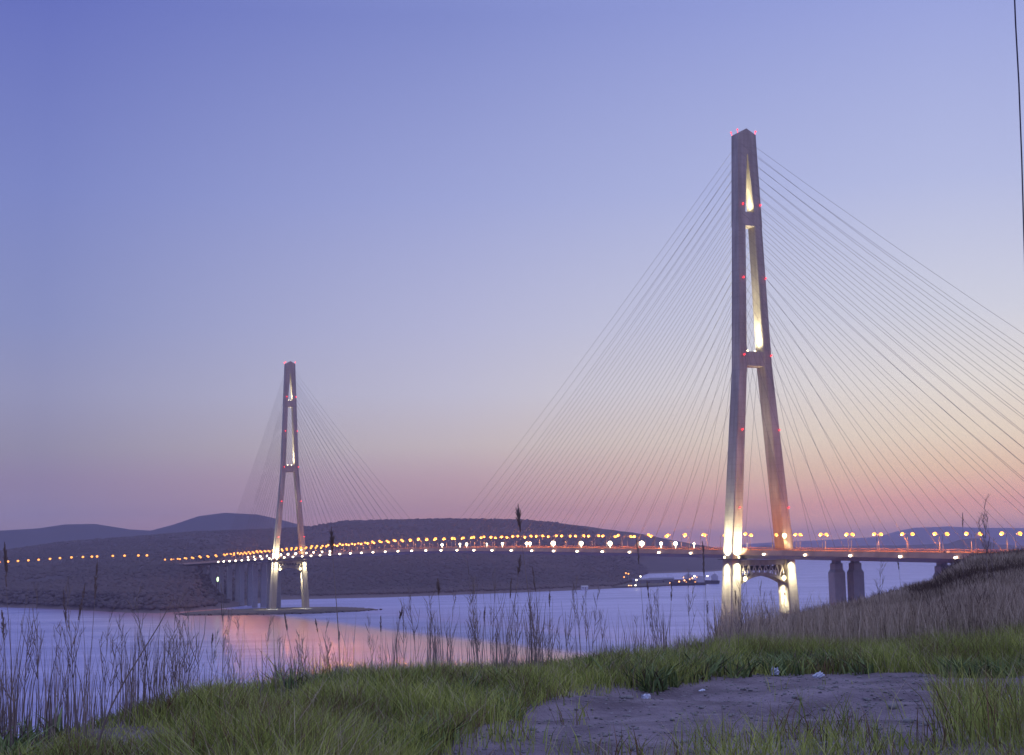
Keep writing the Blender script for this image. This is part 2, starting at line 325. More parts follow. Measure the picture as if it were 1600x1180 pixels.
# islet under the far pylon
AXD = Vector((-math.sin(.4042), math.cos(.4042), 0)); TRD = Vector((math.cos(.4042), math.sin(.4042), 0)); NP = Vector((143.05, 846.2, 0))
def B(s, t, z=0): 
    v = NP + AXD * s + TRD * t; v.z = z; return v
isl = MB(); ring = [(-128, -10), (-100, 12), (-60, 24), (0, 30), (60, 28), (98, 14), (122, 2), (100, -10), (50, -22), (0, -26), (-60, -24), (-105, -22)]
c = B(1104, -6); pts = []
th_ = np.linspace(0, 2 * math.pi, 13)[:-1]; P0 = np.array(ring, float); fine = []
for i in range(12):
    for u in np.linspace(0, 1, 7)[:-1]:
        q = P0[i] * (1 - u) + P0[(i + 1) % 12] * u; k_ = 1 + .10 * (random.random() - .5); fine.append((q[0] * k_, q[1] * k_))
ring = fine
for s_, z_ in ((1.0, -1), (.93, 2.2), (.6, 3.2)):
    pts.append([(c.x + x * 1.0 * s_ + math.sin(x) * 1.5, c.y - 10 + y * 3.4 * s_, z_) for x, y in ring])
n_ = len(ring); vv = sum(pts, []); ff = []
for k in range(2):
    for i in range(n_): ff.append((k * n_ + i, k * n_ + (i + 1) % n_, (k + 1) * n_ + (i + 1) % n_, (k + 1) * n_ + i))
ff.append(tuple(2 * n_ + i for i in range(n_)))
isl.add(vv, ff); tag(isl.build('islet', M['shore'], smooth=False), kind='structure')
bo = MB()
for x, y in ring:
    for q in range(3):
        r_ = random.uniform(.6, 1.9); bo.ball((c.x + x * random.uniform(.93, 1.02), c.y - 10 + y * 3.4 * random.uniform(.93, 1.02), random.uniform(.2, 1.4)), r_, 6, 4, sz=.7, sx=random.uniform(.8, 1.5))
tag(bo.build('shore_boulders', M['shore']), 'dark boulders heaped round the edge of the low islet', 'boulders', kind='stuff')
# harbour spit with quay
sp = MB()
top = [(955, 2740), (985, 2760), (1015, 2790), (1045, 2850), (1058, 2960), (1050, 3120), (1030, 3350), (1005, 3400), (975, 3450), (950, 3400)]
cx_ = 1000; 
def pol(px, r, z): a = az(px); return (r * math.sin(a), r * math.cos(a), z)
sp.add([pol(a, r, -1) for a, r in top] + [pol(a, r, 3) for a, r in top], [tuple(range(len(top), 2 * len(top)))[::-1]] + [(i, (i + 1) % len(top), len(top) + (i + 1) % len(top), len(top) + i) for i in range(len(top))])
tag(sp.build('harbour_spit', M['shore']), kind='structure')

# ------------------------------------------------------------------ the bridge
def zb(s):   # top of the wind barrier along the bridge
    return 77.2 - .0145 * (math.sqrt((s - 552) ** 2 + 200 ** 2) - 200)
bridge = empty('cable_stayed_bridge', (0, 0, 0))
tag(bridge, 'huge cable-stayed bridge with two tall A-shaped pylons crossing the strait', 'bridge')
S0, S1 = -330, 2110
def strip(profile, s0=S0, s1=S1, step=12, sub=None):
    """sweep a closed (t, dz) profile along the bridge"""
    n = len(profile); ss = np.arange(s0, s1 + step, step); m_ = MB(); v = []
    for s in ss:
        for t, dz in profile: v.append(B(s, t, zb(s) + dz))
    f = [(i * n + k, i * n + (k + 1) % n, (i + 1) * n + (k + 1) % n, (i + 1) * n + k) for i in range(len(ss) - 1) for k in range(n)]
    f += [tuple(range(n)), tuple((len(ss) - 1) * n + k for k in range(n))[::-1]]
    return m_.add(v, f)
deck = strip([(-15.5, -3.9), (-15.3, -4.1), (-11, -6.0), (11, -6.0), (15.3, -4.1), (15.5, -3.9), (13.4, -2.6), (-13.4, -2.6)]).build('deck', M['girder'], bridge)
strip([(-11.5, -2.55), (11.5, -2.55), (11.5, -2.596), (-11.5, -2.596)]).build('roadway', M['asphalt'], bridge)
M['barrier'] = mat('barrier', (.32, .18, .13), .6, noise=(.12, (.46, .27, .19)))
for sg in (-1, 1):
    strip([(sg * 15.62, -3.85), (sg * 14.1, -1.0), (sg * 13.9, -1.0), (sg * 13.9, -2.55)]).build('parapet', M['barrier'], bridge)
    rb = strip([(sg * 14.2, -.14), (sg * 14.2, 0), (sg * 14.05, 0), (sg * 14.05, -.14)])
    for dz in (-.35, -.65):
        q = strip([(sg * 14.2, dz - .1), (sg * 14.2, dz), (sg * 14.05, dz), (sg * 14.05, dz - .1)]); rb.add(q.v, q.f)
    for s in np.arange(S0, S1, 4.):
        p = B(s, sg * 14.12, zb(s)); rb.tube([(p.x, p.y, p.z - 1.1), (p.x, p.y, p.z - .05)], .12, 4, False)
    rb.build('railing', M['barrier'], bridge)
    strip([(sg * 12.0, -2.6), (sg * 12.0, -1.7), (sg * 11.8, -1.7), (sg * 11.8, -2.6)]).build('crash_barrier', M['barrier'], bridge)

def outer(z):   # half width of the A-frame at height z
    return float(np.interp(z, [0, 66.2, 178.1, 320], [25.8, 21.44, 11.45, 6.4]))
def thick(z): return float(np.interp(z, [0, 66, 178, 320], [7.4, 6.4, 5.4, 5.3]))
def halfd(z): return float(np.interp(z, [0, 66, 320], [6.0, 5.43, 3.5]))
def pylon(S_, first):
    base = B(S_, 0, 0)
    rz = .4042
    # local axes: x = across the bridge, y = along it
    def P(x, y, z): return (x, y, z)
    head = MB()
    # solid head above the long slits, with the tapering light slot
    zs = [258, 263, 272.1, 285, 298, 307.9, 320.5]
    slot = {258: (3.0, None), 263: (3.15, None)}
    def inner(z): return 2.9 * (307.9 - z) / 35.8 + .25 if 272 <= z <= 307.9 else 0
    for sg in (-1, 1):
        for z0, z1 in ((272.1, 285), (285, 298), (298, 307.9)):
            a, b = sorted((sg * inner(z0), sg * outer(z0))); a2, b2 = sorted((sg * inner(z1), sg * outer(z1))); h0, h1 = halfd(z0), halfd(z1)
            head.hexa([P(a, -h0, z0), P(b, -h0, z0), P(b, h0, z0), P(a, h0, z0), P(a2, -h1, z1), P(b2, -h1, z1), P(b2, h1, z1), P(a2, h1, z1)])
    o0, o1, o2, o3 = outer(263.6), outer(272.1), outer(307.9), outer(320.5)
    for (za, zc) in ((263.6, 272.1), (307.9, 320.5)):
        a, b, h0, h1 = outer(za), outer(zc), halfd(za), halfd(zc)
        head.hexa([P(-a, -h0, za), P(a, -h0, za), P(a, h0, za), P(-a, h0, za), P(-b, -h1, zc), P(b, -h1, zc), P(b, h1, zc), P(-b, h1, zc)])
    b, h = o3, 3.5   # chisel top, ridge along the bridge axis
    head.add([P(-b, -h, 320.5), P(b, -h, 320.5), P(b, h, 320.5), P(-b, h, 320.5), P(0, -h, 324), P(0, h, 324)], [(0, 1, 4), (1, 2, 5, 4), (2, 3, 5), (3, 0, 4, 5)])
    py = head.build('pylon', M['concrete'], bridge); py.location = base; py.rotation_euler = (0, 0, rz)
    for sg in (-1, 1):
        lg = MB(); zz = [1, 30, 66.2, 100, 140, 178.1, 220, 263.6]
        rings = []
        for z in zz:
            o_, t_, h_ = outer(z), thick(z), halfd(z); i_ = o_ - t_; c_ = .45
            r_ = [(i_, -h_ + c_), (i_ + c_, -h_), (o_ - c_, -h_), (o_, -h_ + c_), (o_, h_ - c_), (o_ - c_, h_), (i_ + c_, h_), (i_, h_ - c_)]
            if sg < 0: r_ = [(-x, y) for x, y in r_][::-1]
            rings += [(x, y, z) for x, y in r_]
        lg.add(rings, [(k * 8 + i, k * 8 + (i + 1) % 8, (k + 1) * 8 + (i + 1) % 8, (k + 1) * 8 + i) for k in range(len(zz) - 1) for i in range(8)] + [tuple(range(8))[::-1], tuple((len(zz) - 1) * 8 + i for i in range(8))])
        lg.build('leg', M['concrete'], py)
        # service platform ringing the leg at deck level
        o_, t_, h_ = outer(65.5), thick(65.5), halfd(65.5); x0, x1 = sorted((sg * (o_ - t_), sg * o_))
        pl = MB()
        g = 2.0
        pl.box(x0 - g, x1 + g, -h_ - g, -h_ - .02, 65.0, 65.5).box(x0 - g, x1 + g, h_ + .02, h_ + g, 65.0, 65.5).box(x0 - g, x0 - .02, -h_ - .02, h_ + .02, 65.0, 65.5).box(x1 + .02, x1 + g, -h_ - .02, h_ + .02, 65.0, 65.5)
        for (ax_, ay_, bx_, by_) in ((x0 - g, -h_ - g, x1 + g, -h_ - g), (x0 - g, h_ + g, x1 + g, h_ + g), (x0 - g, -h_ - g, x0 - g, h_ + g), (x1 + g, -h_ - g, x1 + g, h_ + g)):
            pl.tube([(ax_, ay_, 66.5), (bx_, by_, 66.5)], .06, 4)
            for k in range(5): 
                f_ = k / 4; pl.tube([(ax_ + (bx_ - ax_) * f_, ay_ + (by_ - ay_) * f_, 65.5), (ax_ + (bx_ - ax_) * f_, ay_ + (by_ - ay_) * f_, 66.5)], .05, 4)
        pl.build('service_platform', M['steel_dark'], py)
        o_ = outer(2); x0, x1 = sorted((sg * (o_ - 9.5), sg * (o_ + 2.5)))
        MB().box(x0, x1, -10, 10, -1, 3.4).build('footing', mat('footing', (.5, .5, .52), .8) if 'footing' not in bpy.data.materials else bpy.data.materials['footing'], py, bevel=.3)
    # upper crossbeam
    xb = MB(); a, b = outer(178.3) - thick(178.3) + .02, outer(187.4) - thick(187.4) + .02; h = 4.0
    xb.hexa([P(-a, -h, 178.6), P(a, -h, 178.6), P(a, h, 178.6), P(-a, h, 178.6), P(-b, -h, 187.4), P(b, -h, 187.4), P(b, h, 187.4), P(-b, h, 187.4)]); xb.build('crossbeam', M['concrete'], py, bevel=.3)
    # arched truss beam below the deck
    ar = MB(); w_ = outer(60) - thick(60) - .05; ns = 16
    ar.box(-w_ - .3, w_ + .3, -4.5, 4.5, 61.6, 64.6)
    def arc(x): return 51.8 + 4.6 * (1 - (x / w_) ** 2)
    for y0 in (-4.2, 3.2):
        for k in range(ns):
            xa, xb_ = -w_ + 2 * w_ * k / ns, -w_ + 2 * w_ * (k + 1) / ns
            ar.hexa([P(xa, y0, arc(xa) - 1), P(xb_, y0, arc(xb_) - 1), P(xb_, y0 + 1, arc(xb_) - 1), P(xa, y0 + 1, arc(xa) - 1), P(xa, y0, arc(xa) + .9), P(xb_, y0, arc(xb_) + .9), P(xb_, y0 + 1, arc(xb_) + .9), P(xa, y0 + 1, arc(xa) + .9)])
    ar.build('arch_beam', M['concrete'], py)
    for y0 in (-3.7, 3.7):
        tr = MB()
        for k in range(8):
            xa = -w_ + 2 * w_ * k / 8; xm = xa + w_ / 8; xc = xa + 2 * w_ / 8
            tr.tube([(xa, y0, arc(xa)), (xm, y0, 61.8)], .35, 5).tube([(xm, y0, 61.8), (xc, y0, arc(xc))], .35, 5)
        tr.build('truss_bracing', M['parapet'], py)
    pb = MB()   # service pipes hung behind the bracing
    for x in np.linspace(-w_ * .72, w_ * .72, 8): pb.ball((x, 0, 59.9), 1.5, 10, 6, sy=2.0)
    pb.build('service_pipes', M['steel_dark'], py)
    # red aviation lights
    rr_ = .95 if first else 1.25
    for z in (276.8, 231.9, 185.3, 140.8, 95.0):
        o_, t_, h_ = outer(z), thick(z), halfd(z)
        for x in (-(o_ - t_ * .55), o_ - .7):
            MB().ball((x, -h_ - .9, z), rr_ * .46, 10, 7).tube([(x, -h_ + .05, z - .4), (x, -h_ - .9, z - .4)], .15, 5).build('warning_light', M['red_light'], py, True)
    for x, y in ((-6.6, 3.4), (-6.4, -3.4), (6.4, -3.4)) :
        MB().ball((x, y, 322.6), rr_ * .46, 10, 7).tube([(x * .94, y * .9, 320.4), (x, y, 322.6)], .12, 5).build('warning_light', M['red_light'], py, True)
    # stay cables
    for side in (-1, 1):
        if (side == 1) == first: anchors = [36 + 24 * k for k in range(21)]
        else: anchors = [36 + 22 * k for k in range(11)] + [256 + 11.6 * k for k in range(1, 11)]
        for pl_ in (-1, 1):
            for k, a_ in enumerate(anchors):
                zt = 192 + 6.1 * k; s_ = S_ + side * a_; dz = zb(s_) - 1.6
                top = Vector((pl_ * (outer(zt) - thick(zt) * .5), side * halfd(zt), zt)); bot = Vector((pl_ * 12.9, side * a_, dz))
                pts_ = [top.lerp(bot, u) - Vector((0, 0, 4 * u * (1 - u) * a_ * .010)) for u in np.linspace(0, 1, 7)]
                MB().tube(pts_,   .08 if first else .115, 5).build('stay_cable', M['cable'], py)
    # floodlights that light the concrete
    def flood(x, y, z, tgt, pw, ang=50, rad=.45, vis=True, col=(1, .93, .60)):
        fx = empty  # noqa
        d = Vector(tgt) - Vector((x, y, z))
        if vis: MB().ball((x, y, z), rad, 9, 6).box(x - .3, x + .3, y - .3, y + .3, z - rad - .3, z - rad * .7).build('floodlight', M['warm_flood'], py, True)
        ld = bpy.data.lights.new('flood_beam', 'SPOT'); ld.energy = pw; ld.spot_size = R(ang); ld.spot_blend = 1; ld.color = col; ld.shadow_soft_size = .6
        lo = bpy.data.objects.new('flood_beam', ld); COL.objects.link(lo); lo.parent = py
        lo.location = Vector((x, y, z)) + d.normalized() * (rad + .3); lo.rotation_euler = d.to_track_quat('-Z', 'Y').to_euler()
    zc = 66.6
    for sg in (-1, 1):
        o_, t_, h_ = outer(zc), thick(zc), halfd(zc); xm = sg * (o_ - t_ / 2)
        k_ = 1.15 if sg < 0 else .035     # the right leg shows only one weak uplight beside the roadway
        tu = lambda z: sg * (outer(z) - thick(z) / 2)
        flood(xm, -h_ - 1.9, zc, (tu(105), -halfd(105) + .5, 105), UP * k_ * .9, 50)
        flood(xm, -h_ - 1.9, zc, (tu(74), -halfd(74), 74), UP * k_ * .13, 140, vis=False)
        fx_ = -(o_ + 1.9) if sg < 0 else (o_ - t_ - 1.9)
        flood(fx_, 0, zc, (-(outer(105) - .5) if sg < 0 else (outer(105) - thick(105) + .5), 0, 105), UP * k_ * 1.2, 50)
        flood(fx_, 0, zc, (-(outer(74)) if sg < 0 else (outer(74) - thick(74)), 0, 74), UP * k_ * .16, 140, vis=False)
        flood(xm, -h_ - 2.2, 64.3, (tu(24), -halfd(24), 24), DN, 50, vis=False); flood(xm, -h_ - 2.2, 64.3, (tu(54), -halfd(54), 54), DN * .12, 120, vis=False)
        flood(-(o_ + 2.4) if sg < 0 else (o_ - t_ - 2.4), 0, 64.3 if sg < 0 else 51.0, (-(outer(30)) if sg < 0 else (outer(28) - thick(28)), 0, 30 if sg < 0 else 20), DN * 1.3, 56, vis=False); flood(-(o_ + 2.4) if sg < 0 else (o_ - t_ - 2.4), 0, 64.3 if sg < 0 else 51.0, (-(outer(48)) if sg < 0 else (outer(40) - thick(40)), 0, 52 if sg < 0 else 40), DN * .16, 120, vis=False)
        xx = sg * (w_ - 2.0)
        flood(xx, -5.4, 54.0, (xx * .95, -3, 62), 5000, 90, rad=1.15 if first else 1.3, col=(1, .8, .4))
    o_, h_ = outer(79), halfd(79); flood(o_ - thick(79) - .2, -h_ - 1.4, 78.5, (outer(66) - thick(66) * .6, -halfd(66), 66), 6000, 80, rad=1.25, col=(1, .7, .3))
    for x in (-1.6, 1.6): flood(x, 0, 272.9, (x * .6, 0, 305), SLOT * .45, 46, rad=.3)
    flood(0, 0, 272.7, (0, 0, 290), SLOT * .10, 165, vis=False); flood(0, 0, 188.0, (0, 0, 215), SLOT * .30, 165, vis=False)
    for x in (-4.4, 4.4): flood(x * .6, 0, 188.2, (x * .95, 0, 232), SLOT * 1.6, 44, rad=.5)
    return py
UP, DN, SLOT = 210000, 95000, 110000
pyl1 = pylon(0, True); pyl2 = pylon(1104, False)
tag(pyl1, 'near pylon, tall and cut by narrow lit slots'); tag(pyl2, 'far pylon standing on the low islet')
# piers
def pier_col(s, t, zg, w1=4.6, d1=3.4):
    m_ = MB(); zt = zb(s) - 6.0; p = B(s, t, 0); 
    def ringz(w_, d_, z): return [(-w_, -d_, z), (w_, -d_, z), (w_, d_, z), (-w_, d_, z)]
    a = w1 / 1.35; b = d1 / 1.2
    v = ringz(a, b, zg) + ringz(a, b, zt - 6.5) + ringz(a * .72, b * .8, zt - 4.8) + ringz(a * .72, b * .8, zt - 1.8) + ringz(a * .5, b * .6, zt - 1.4) + ringz(a * .5, b * .6, zt - .02)
    f = [(k * 4 + i, k * 4 + (i + 1) % 4, (k + 1) * 4 + (i + 1) % 4, (k + 1) * 4 + i) for k in range(5) for i in range(4)] + [(3, 2, 1, 0), (20, 21, 22, 23)]
    o = m_.add(v, f).build('pier', M['pier'], bridge); o.location = (p.x, p.y, 0); o.rotation_euler = (0, 0, .4042)
for k in (1, 2, 3, 4):
    for t in (-6.0, 6.0):
        pier_col(-84 * k, t, -3)
        pier_col(1104 + 84 * k, t, -3)
for s in (1500, 1560, 1632, 1704, 1776, 1848, 1920):
    for t in (-6.0, 6.0): pier_col(s, t, -3)
# white floodlights along the deck
nearS = [s for s in [-190 + 40 * k for k in range(5)] + [51.5 + 40.3 * k for k in range(24)]]
nearS += [1022, 1066] + [1146 + 41 * k for k in range(9)]
for s in nearS:
    d = 1 + max(0, s) / 1500
    p = B(s, -16.1, zb(s) - 3.3)
    MB().ball((p.x, p.y, p.z), .75 * d, 10, 6, sz=.7).box(p.x - .2, p.x + .9, p.y - .2, p.y + .5, p.z + .1, p.z + .5).build('floodlight', M['white_flood'], bridge, True)
for s, r in ((99.5, .8), (124, 1.6), (144, 1.3), (171.6, 2.1), (220.5, 2.0), (269, 1.9), (320, 2.3), (366, 1.4), (373, 1.4), (425, 1.2), (461, .7), (510, 1.4), (527, 1.2), (575, 1.5), (965, 1.3), (1000, 1.3), (1040, 1.4), (1075, 1.4)) + tuple((1128 + 40 * k, 1.9 if k < 4 else 1.5) for k in range(8)):
    p = B(s, 14.7, zb(s) + 2.0)
    MB().ball((p.x, p.y, p.z), r * .8, 12, 8).tube([(p.x, p.y, p.z - 5.2), (p.x, p.y, p.z)], .18, 5).build('mast_floodlight', M['white_flood'], bridge, True)
# amber lamps in front of the near pylon's right leg
p = B(-8, 15.5, 81.5)

# ------------------------------------------------------------------ street lamps
def lamp_proto(r, mt, light=True, arm=2.6, h=10.2):
    e = empty('street_lamp', (0, 0, 0)); kids = []
    kids.append(MB().tube([(0, 0, 0), (0, 0, h * .5), (0, 0, h - .5), (arm * .25, 0, h - .05), (arm, 0, h + .25)], [.2, .16, .12, .1, .09], 6).build('pole', M['pole'], e, True))
    hd = MB(); hd.box(arm - .5, arm + .9, -.28, .28, h + .2, h + .5); kids.append(hd.build('lamp_head', M['pole'], e, bevel=.08))
    kids.append(MB().ball((arm + .2, 0, h + .0), r, 12, 8, sz=.85).build('lamp_bulb', mt, e, True))
    if light:
        ld = bpy.data.lights.new('lamp_glow', 'POINT'); ld.energy = LAMP_W; ld.color = (1, .30, .05); ld.shadow_soft_size = .8
        lo = bpy.data.objects.new('lamp_glow', ld); COL.objects.link(lo); lo.parent = e; lo.location = (3.6, 0, h - .8); kids.append(lo)
    return e, kids
LAMP_W = 10500
ORD = ['first', 'second', 'third', 'fourth', 'fifth', 'sixth', 'seventh', 'eighth', 'ninth', 'tenth', 'eleventh', 'twelfth']
pr1 = lamp_proto(.98, M['sodium'])
LAMP_W = 13000
pr2 = lamp_proto(1.2, M['sodium'])
LAMP_W = 9000
pr3 = lamp_proto(1.4, M['sodium_far'])
LAMP_W = 2500
pr4 = lamp_proto(1.7, M['sodium_far'])
used = set()
def place(proto, loc, rz, label, group='amber street lamps along the bridge', sc=None):
    e, kids = proto
    if id(e) in used: o = dup(e, kids)
    else: o = e; used.add(id(e))
    o.location = loc; o.rotation_euler = (0, 0, rz); tag(o, label, 'street lamp', group)
    if sc: o.scale = (sc,) * 3
    return o
rows = []
near_r = [-10 - 24 * k for k in range(11)]; far_r = [0 - 24 * k for k in range(1, 12)]
near_m = [-4 + 24 * k for k in range(1, 62)] + [1520 + 66 * k for k in range(8)]; far_m = [7 + 24 * k for k in range(1, 61)] + [1488 + 66 * k for k in range(9)]
for ss, t, where, side in ((near_r, -13.4, 'near edge', 'right'), (far_r, 13.4, 'far edge', 'right'), (near_m, -13.4, 'near edge', 'left'), (far_m, 13.4, 'far edge', 'left')):
    for k, s in enumerate(ss):
        if s > 2040: continue
        pr = pr1 if s < 450 else (pr2 if s < 950 else (pr3 if s < 1470 else pr4))
        lab = None
        if k < 12 and s < 450: lab = f'amber street lamp on the {where} of the deck, {ORD[k]} {side} of near pylon'
        else: lab = 'small amber street lamp in the close-packed row of the distant bridge deck' if s > 700 else 'amber street lamp among the rows over the middle of the bridge'
        j = random.uniform(-1.2, 1.2)
        o = place(pr, B(s + j, t, zb(s) - 2.6), .4042 + (0 if t < 0 else math.pi), lab, sc=random.uniform(.94, 1.06) if s > 0 else 1)
# lamps of the land road left of the bridge
proad = lamp_proto(2.3, M['sodium_far'])
for k, px in enumerate((178, 197, 159 - 5, 145, 131, 114, 96, 80, 62, 46, 30, 15, 1, 218, 232)):
    y = np.interp(px, [0, 60, 110, 180, 235], [878.3, 875, 871.5, 869, 868.2]); r = np.interp(px, [0, 240], [2980, 2750])
    z = zat(px, y, r) - 10; x_, y_, _ = pol(px, r, 0)
    place(proad, (x_, y_, z), random.uniform(2.5, 3.6), 'amber street lamp on the wooded shore road left of the bridge end', 'amber street lamps on the shore road')
# the right-leg lamp that glows on the pylon
p = B(-6.3, 15.5, 0)

# ------------------------------------------------------------------ cars on the bridge
paint = [mat('car_paint_' + n, c, .3, .2) for n, c in (('white', (.6, .6, .62)), ('dark', (.05, .05, .07)), ('red', (.3, .03, .03)), ('silver', (.4, .41, .43)))]
glass = mat('car_glass', (.02, .02, .03), .1); tyre = mat('tyre', (.02, .02, .02), .8)
M['headlight'] = mat('headlight', (1, 1, .9), emit=(1, .85, .55), es=6); M['taillight'] = mat('taillight', (.5, .02, .02), emit=(1, .12, .04), es=2)
def car(s, t, pi_, label, fwd=-1, van=False):
    e = empty('car', B(s, t, zb(s) - 2.55), .4042 + (math.pi if fwd < 0 else 0))
    tag(e, label, 'car', 'cars driving on the bridge')
    b = MB(); hb = 1.5 if van else .85
    prof = [(-2.2, .35), (2.2, .35), (2.25, .8), (1.3, .95), (.6, 1.45 + (.6 if van else 0)), (-1.4, 1.5 + (.6 if van else 0)), (-2.2, .95 + (.9 if van else 0))]
    n = len(prof); v = [(-.88, y, z) for y, z in prof] + [(.88, y, z) for y, z in prof]
    b.add(v, [tuple(range(n))[::-1], tuple(range(n, 2 * n))] + [(i, (i + 1) % n, n + (i + 1) % n, n + i) for i in range(n)])
    b.build('body', paint[pi_], e, bevel=.06)
    top = 1.36 + (.6 if van else 0)
    MB().add([(x, y, z) for x in (-.9, .9) for y, z in ((-1.25, .98), (1.0, .98), (.55, top), (-1.2, top))], [(0, 1, 2, 3), (7, 6, 5, 4)]).build('side_windows', glass, e)
    for x in (-.8, .8):
        for y in (-1.35, 1.35): 
            w_ = MB(); w_.tube([(x - .11, y, .33), (x + .11, y, .33)], .33, 14); w_.build('wheel', tyre, e)
        MB().ball((x * .78, 2.25, .68), .28, 8, 6).build('headlight', M['headlight'], e, True)
        MB().ball((x * .8, -2.2, .85), .16, 8, 6).build('taillight', M['taillight'], e, True)
for a in ((-88, -9.6, 0, 'white car right of the first bridge pier'), (-123, -9.6, 3, 'silver car above the gap between two bridge piers', 1), (-160, -9.6, 1, 'dark car near the right end of the visible deck'),
          (-171, -5.8, 0, 'white van behind the dark car on the right', 1, True), (66, -9.6, 2, 'red car just left of the near pylon', 1), (301, -9.6, 0, 'white car under the starry floodlights', -1), (356, -5.8, 3, 'silver car at the left of the bright floodlights', 1),
          (455, -9.6, 1, 'dark car on the crown of the bridge', -1), (590, -9.6, 0, 'white van beyond the crown of the bridge', -1, True)):
    car(*a[:3], a[3], *(a[4:]))

# ------------------------------------------------------------------ boats and buildings on the far shore
hullm = mat('hull_dark', (.04, .04, .06), .5); superm = mat('superstructure', (.45, .45, .5), .5); rust = mat('hull_rust', (.16, .05, .03), .6)
def ship(px, r, ln, head, label, m_h, lights=(), h=7, group='ships moored at the harbour'):
    x, y, _ = pol(px, r, 0); e = empty('ship', (x, y, 0), head); tag(e, label, 'ship', group)
    b = MB(); ww = ln * .075; l2 = ln / 2
    outl = [(-l2, -ww * .8), (l2 * .7, -ww), (l2, 0), (l2 * .7, ww), (-l2, ww * .8)]
    v = [(x_ * .95, y_ * .8, -1) for x_, y_ in outl] + [(x_, y_, h * (.75 if i in (0, 4) else 1) + (2.5 if i == 2 else 0)) for i, (x_, y_) in enumerate(outl)]
    b.add(v, [(4, 3, 2, 1, 0), (5, 6, 7, 8, 9)] + [(i, (i + 1) % 5, 5 + (i + 1) % 5, 5 + i) for i in range(5)]); b.build('hull', m_h, e)
    s_ = MB(); s_.box(-l2 * .9, -l2 * .5, -ww * .6, ww * .6, h * .7, h + 8).box(-l2 * .82, -l2 * .58, -ww * .5, ww * .5, h + 8, h + 11); s_.build('deckhouse', superm, e)
    c_ = MB(); c_.tube([(-l2 * .7, 0, h + 11), (-l2 * .7, 0, h + 17)], .4, 5).tube([(l2 * .3, 0, h * .8), (l2 * .3, 0, h + 12)], .4, 5).tube([(l2 * .3, 0, h + 11), (l2 * .0, 0, h + 5)], .3, 4); c_.build('mast', superm, e)
    for k, (lx, lz, kind) in enumerate(lights):
        MB().ball((lx * l2, -ww * 1.05, lz), 1.5, 8, 6).build('deck_lamp', M[kind], e, True)
ship(1073, 2860, 78, R(200) + .0, 'dark ship dotted with orange lamps, moored beside the spit', hullm, [(.9, 6, 'amber_window'), (.75, 4, 'amber_window'), (.55, 5, 'sodium'), (.4, 8, 'amber_window'), (.3, 5, 'sodium'), (.1, 10, 'amber_window'), (0, 6, 'sodium'), (-.2, 12, 'amber_window'), (-.35, 14, 'amber_window'), (-.5, 6, 'sodium'), (-.6, 15, 'amber_window')])
ship(1096, 2960, 70, R(175), 'dark ship with two white lamps at the outer end of the harbour', hullm, [(-.3, 16, 'white_flood'), (.45, 16, 'white_flood'), (.2, 9, 'taillight')], h=9)
ship(1052, 3150, 90, R(185), 'rust hulled ship lying behind the spit', rust, [(-.5, 10, 'amber_window')])
def house(px, y, r, w_, d_, h, label, mwall, mroof, rz=0.2, lit=None, cat='house'):
    z = zat(px, y, r); x, yy, _ = pol(px, r, 0); e = empty('house', (x, yy, z - h), rz); tag(e, label, cat, 'buildings on the far shore')
    MB().box(-w_ / 2, w_ / 2, -d_ / 2, d_ / 2, -12, h * .65).build('wall', mwall, e)
    rf = MB(); a, b, z0, z1 = w_ / 2 + .5, d_ / 2 + .5, h * .652, h
    rf.add([(-a, -b, z0), (a, -b, z0), (a, b, z0), (-a, b, z0), (-a, 0, z1), (a, 0, z1)], [(3, 2, 1, 0), (0, 1, 5, 4), (2, 3, 4, 5), (1, 2, 5), (3, 0, 4)]); rf.build('roof', mroof, e)
    wn = MB()
    for k in range(max(2, int(w_ / 6))):
        x0 = -w_ / 2 + 1.5 + k * (w_ - 3) / max(2, int(w_ / 6)); wn.box(x0, x0 + 1.6, -d_ / 2 - .06, -d_ / 2 - .01, h * .2, h * .45)
    wn.build('window', M['amber_window'] if lit else glass, e)
wallw = mat('white_render', (.55, .55, .6), .8); roofd = mat('pale_roof', (.5, .48, .52), .7); roofr = mat('brown_roof', (.2, .15, .14), .8)
house(755, 879, 3300, 12, 9, 7, 'small pale house on the dark hillside left of centre', wallw, roofd)
house(868, 883, 3250, 9, 9, 8, 'small white house on the hill below the brightest floodlights', wallw, roofd)
house(573, 905, 2750, 16, 10, 6, 'long pale roofed house low on the wooded shore', wallw, roofd)
house(912, 914, 2640, 12, 8, 6, 'low pale boathouse at the water edge right of centre', wallw, roofd)
for k, (px, y, wd) in enumerate(((222, 898, 26), (247, 897, 22))):
    house(px, y, 2380, wd, 12, 6, ['long pale shed on the left headland', 'shorter pale shed nearer the bridge on the left headland'][k], wallw, roofd, cat='shed')
def light_mast(px, y, r, h, rad, mt, label, green=False):
    x, yy, _ = pol(px, r, 0); z = zat(px, y, r); e = empty('light_mast', (x, yy, z - h)); tag(e, label, 'light mast', 'lights on the far shore')
    MB().tube([(0, 0, -6), (0, 0, h)], .3, 5).build('pole', M['pole'], e)
    MB().ball((0, 0, h), rad, 10, 8, sz=2.2 if green else 1).build('lamp_bulb', mt, e, True)
light_mast(340.5, 904, 2150, 8, 1.6, M['green_light'], 'green navigation light standing among the bridge piers', True)
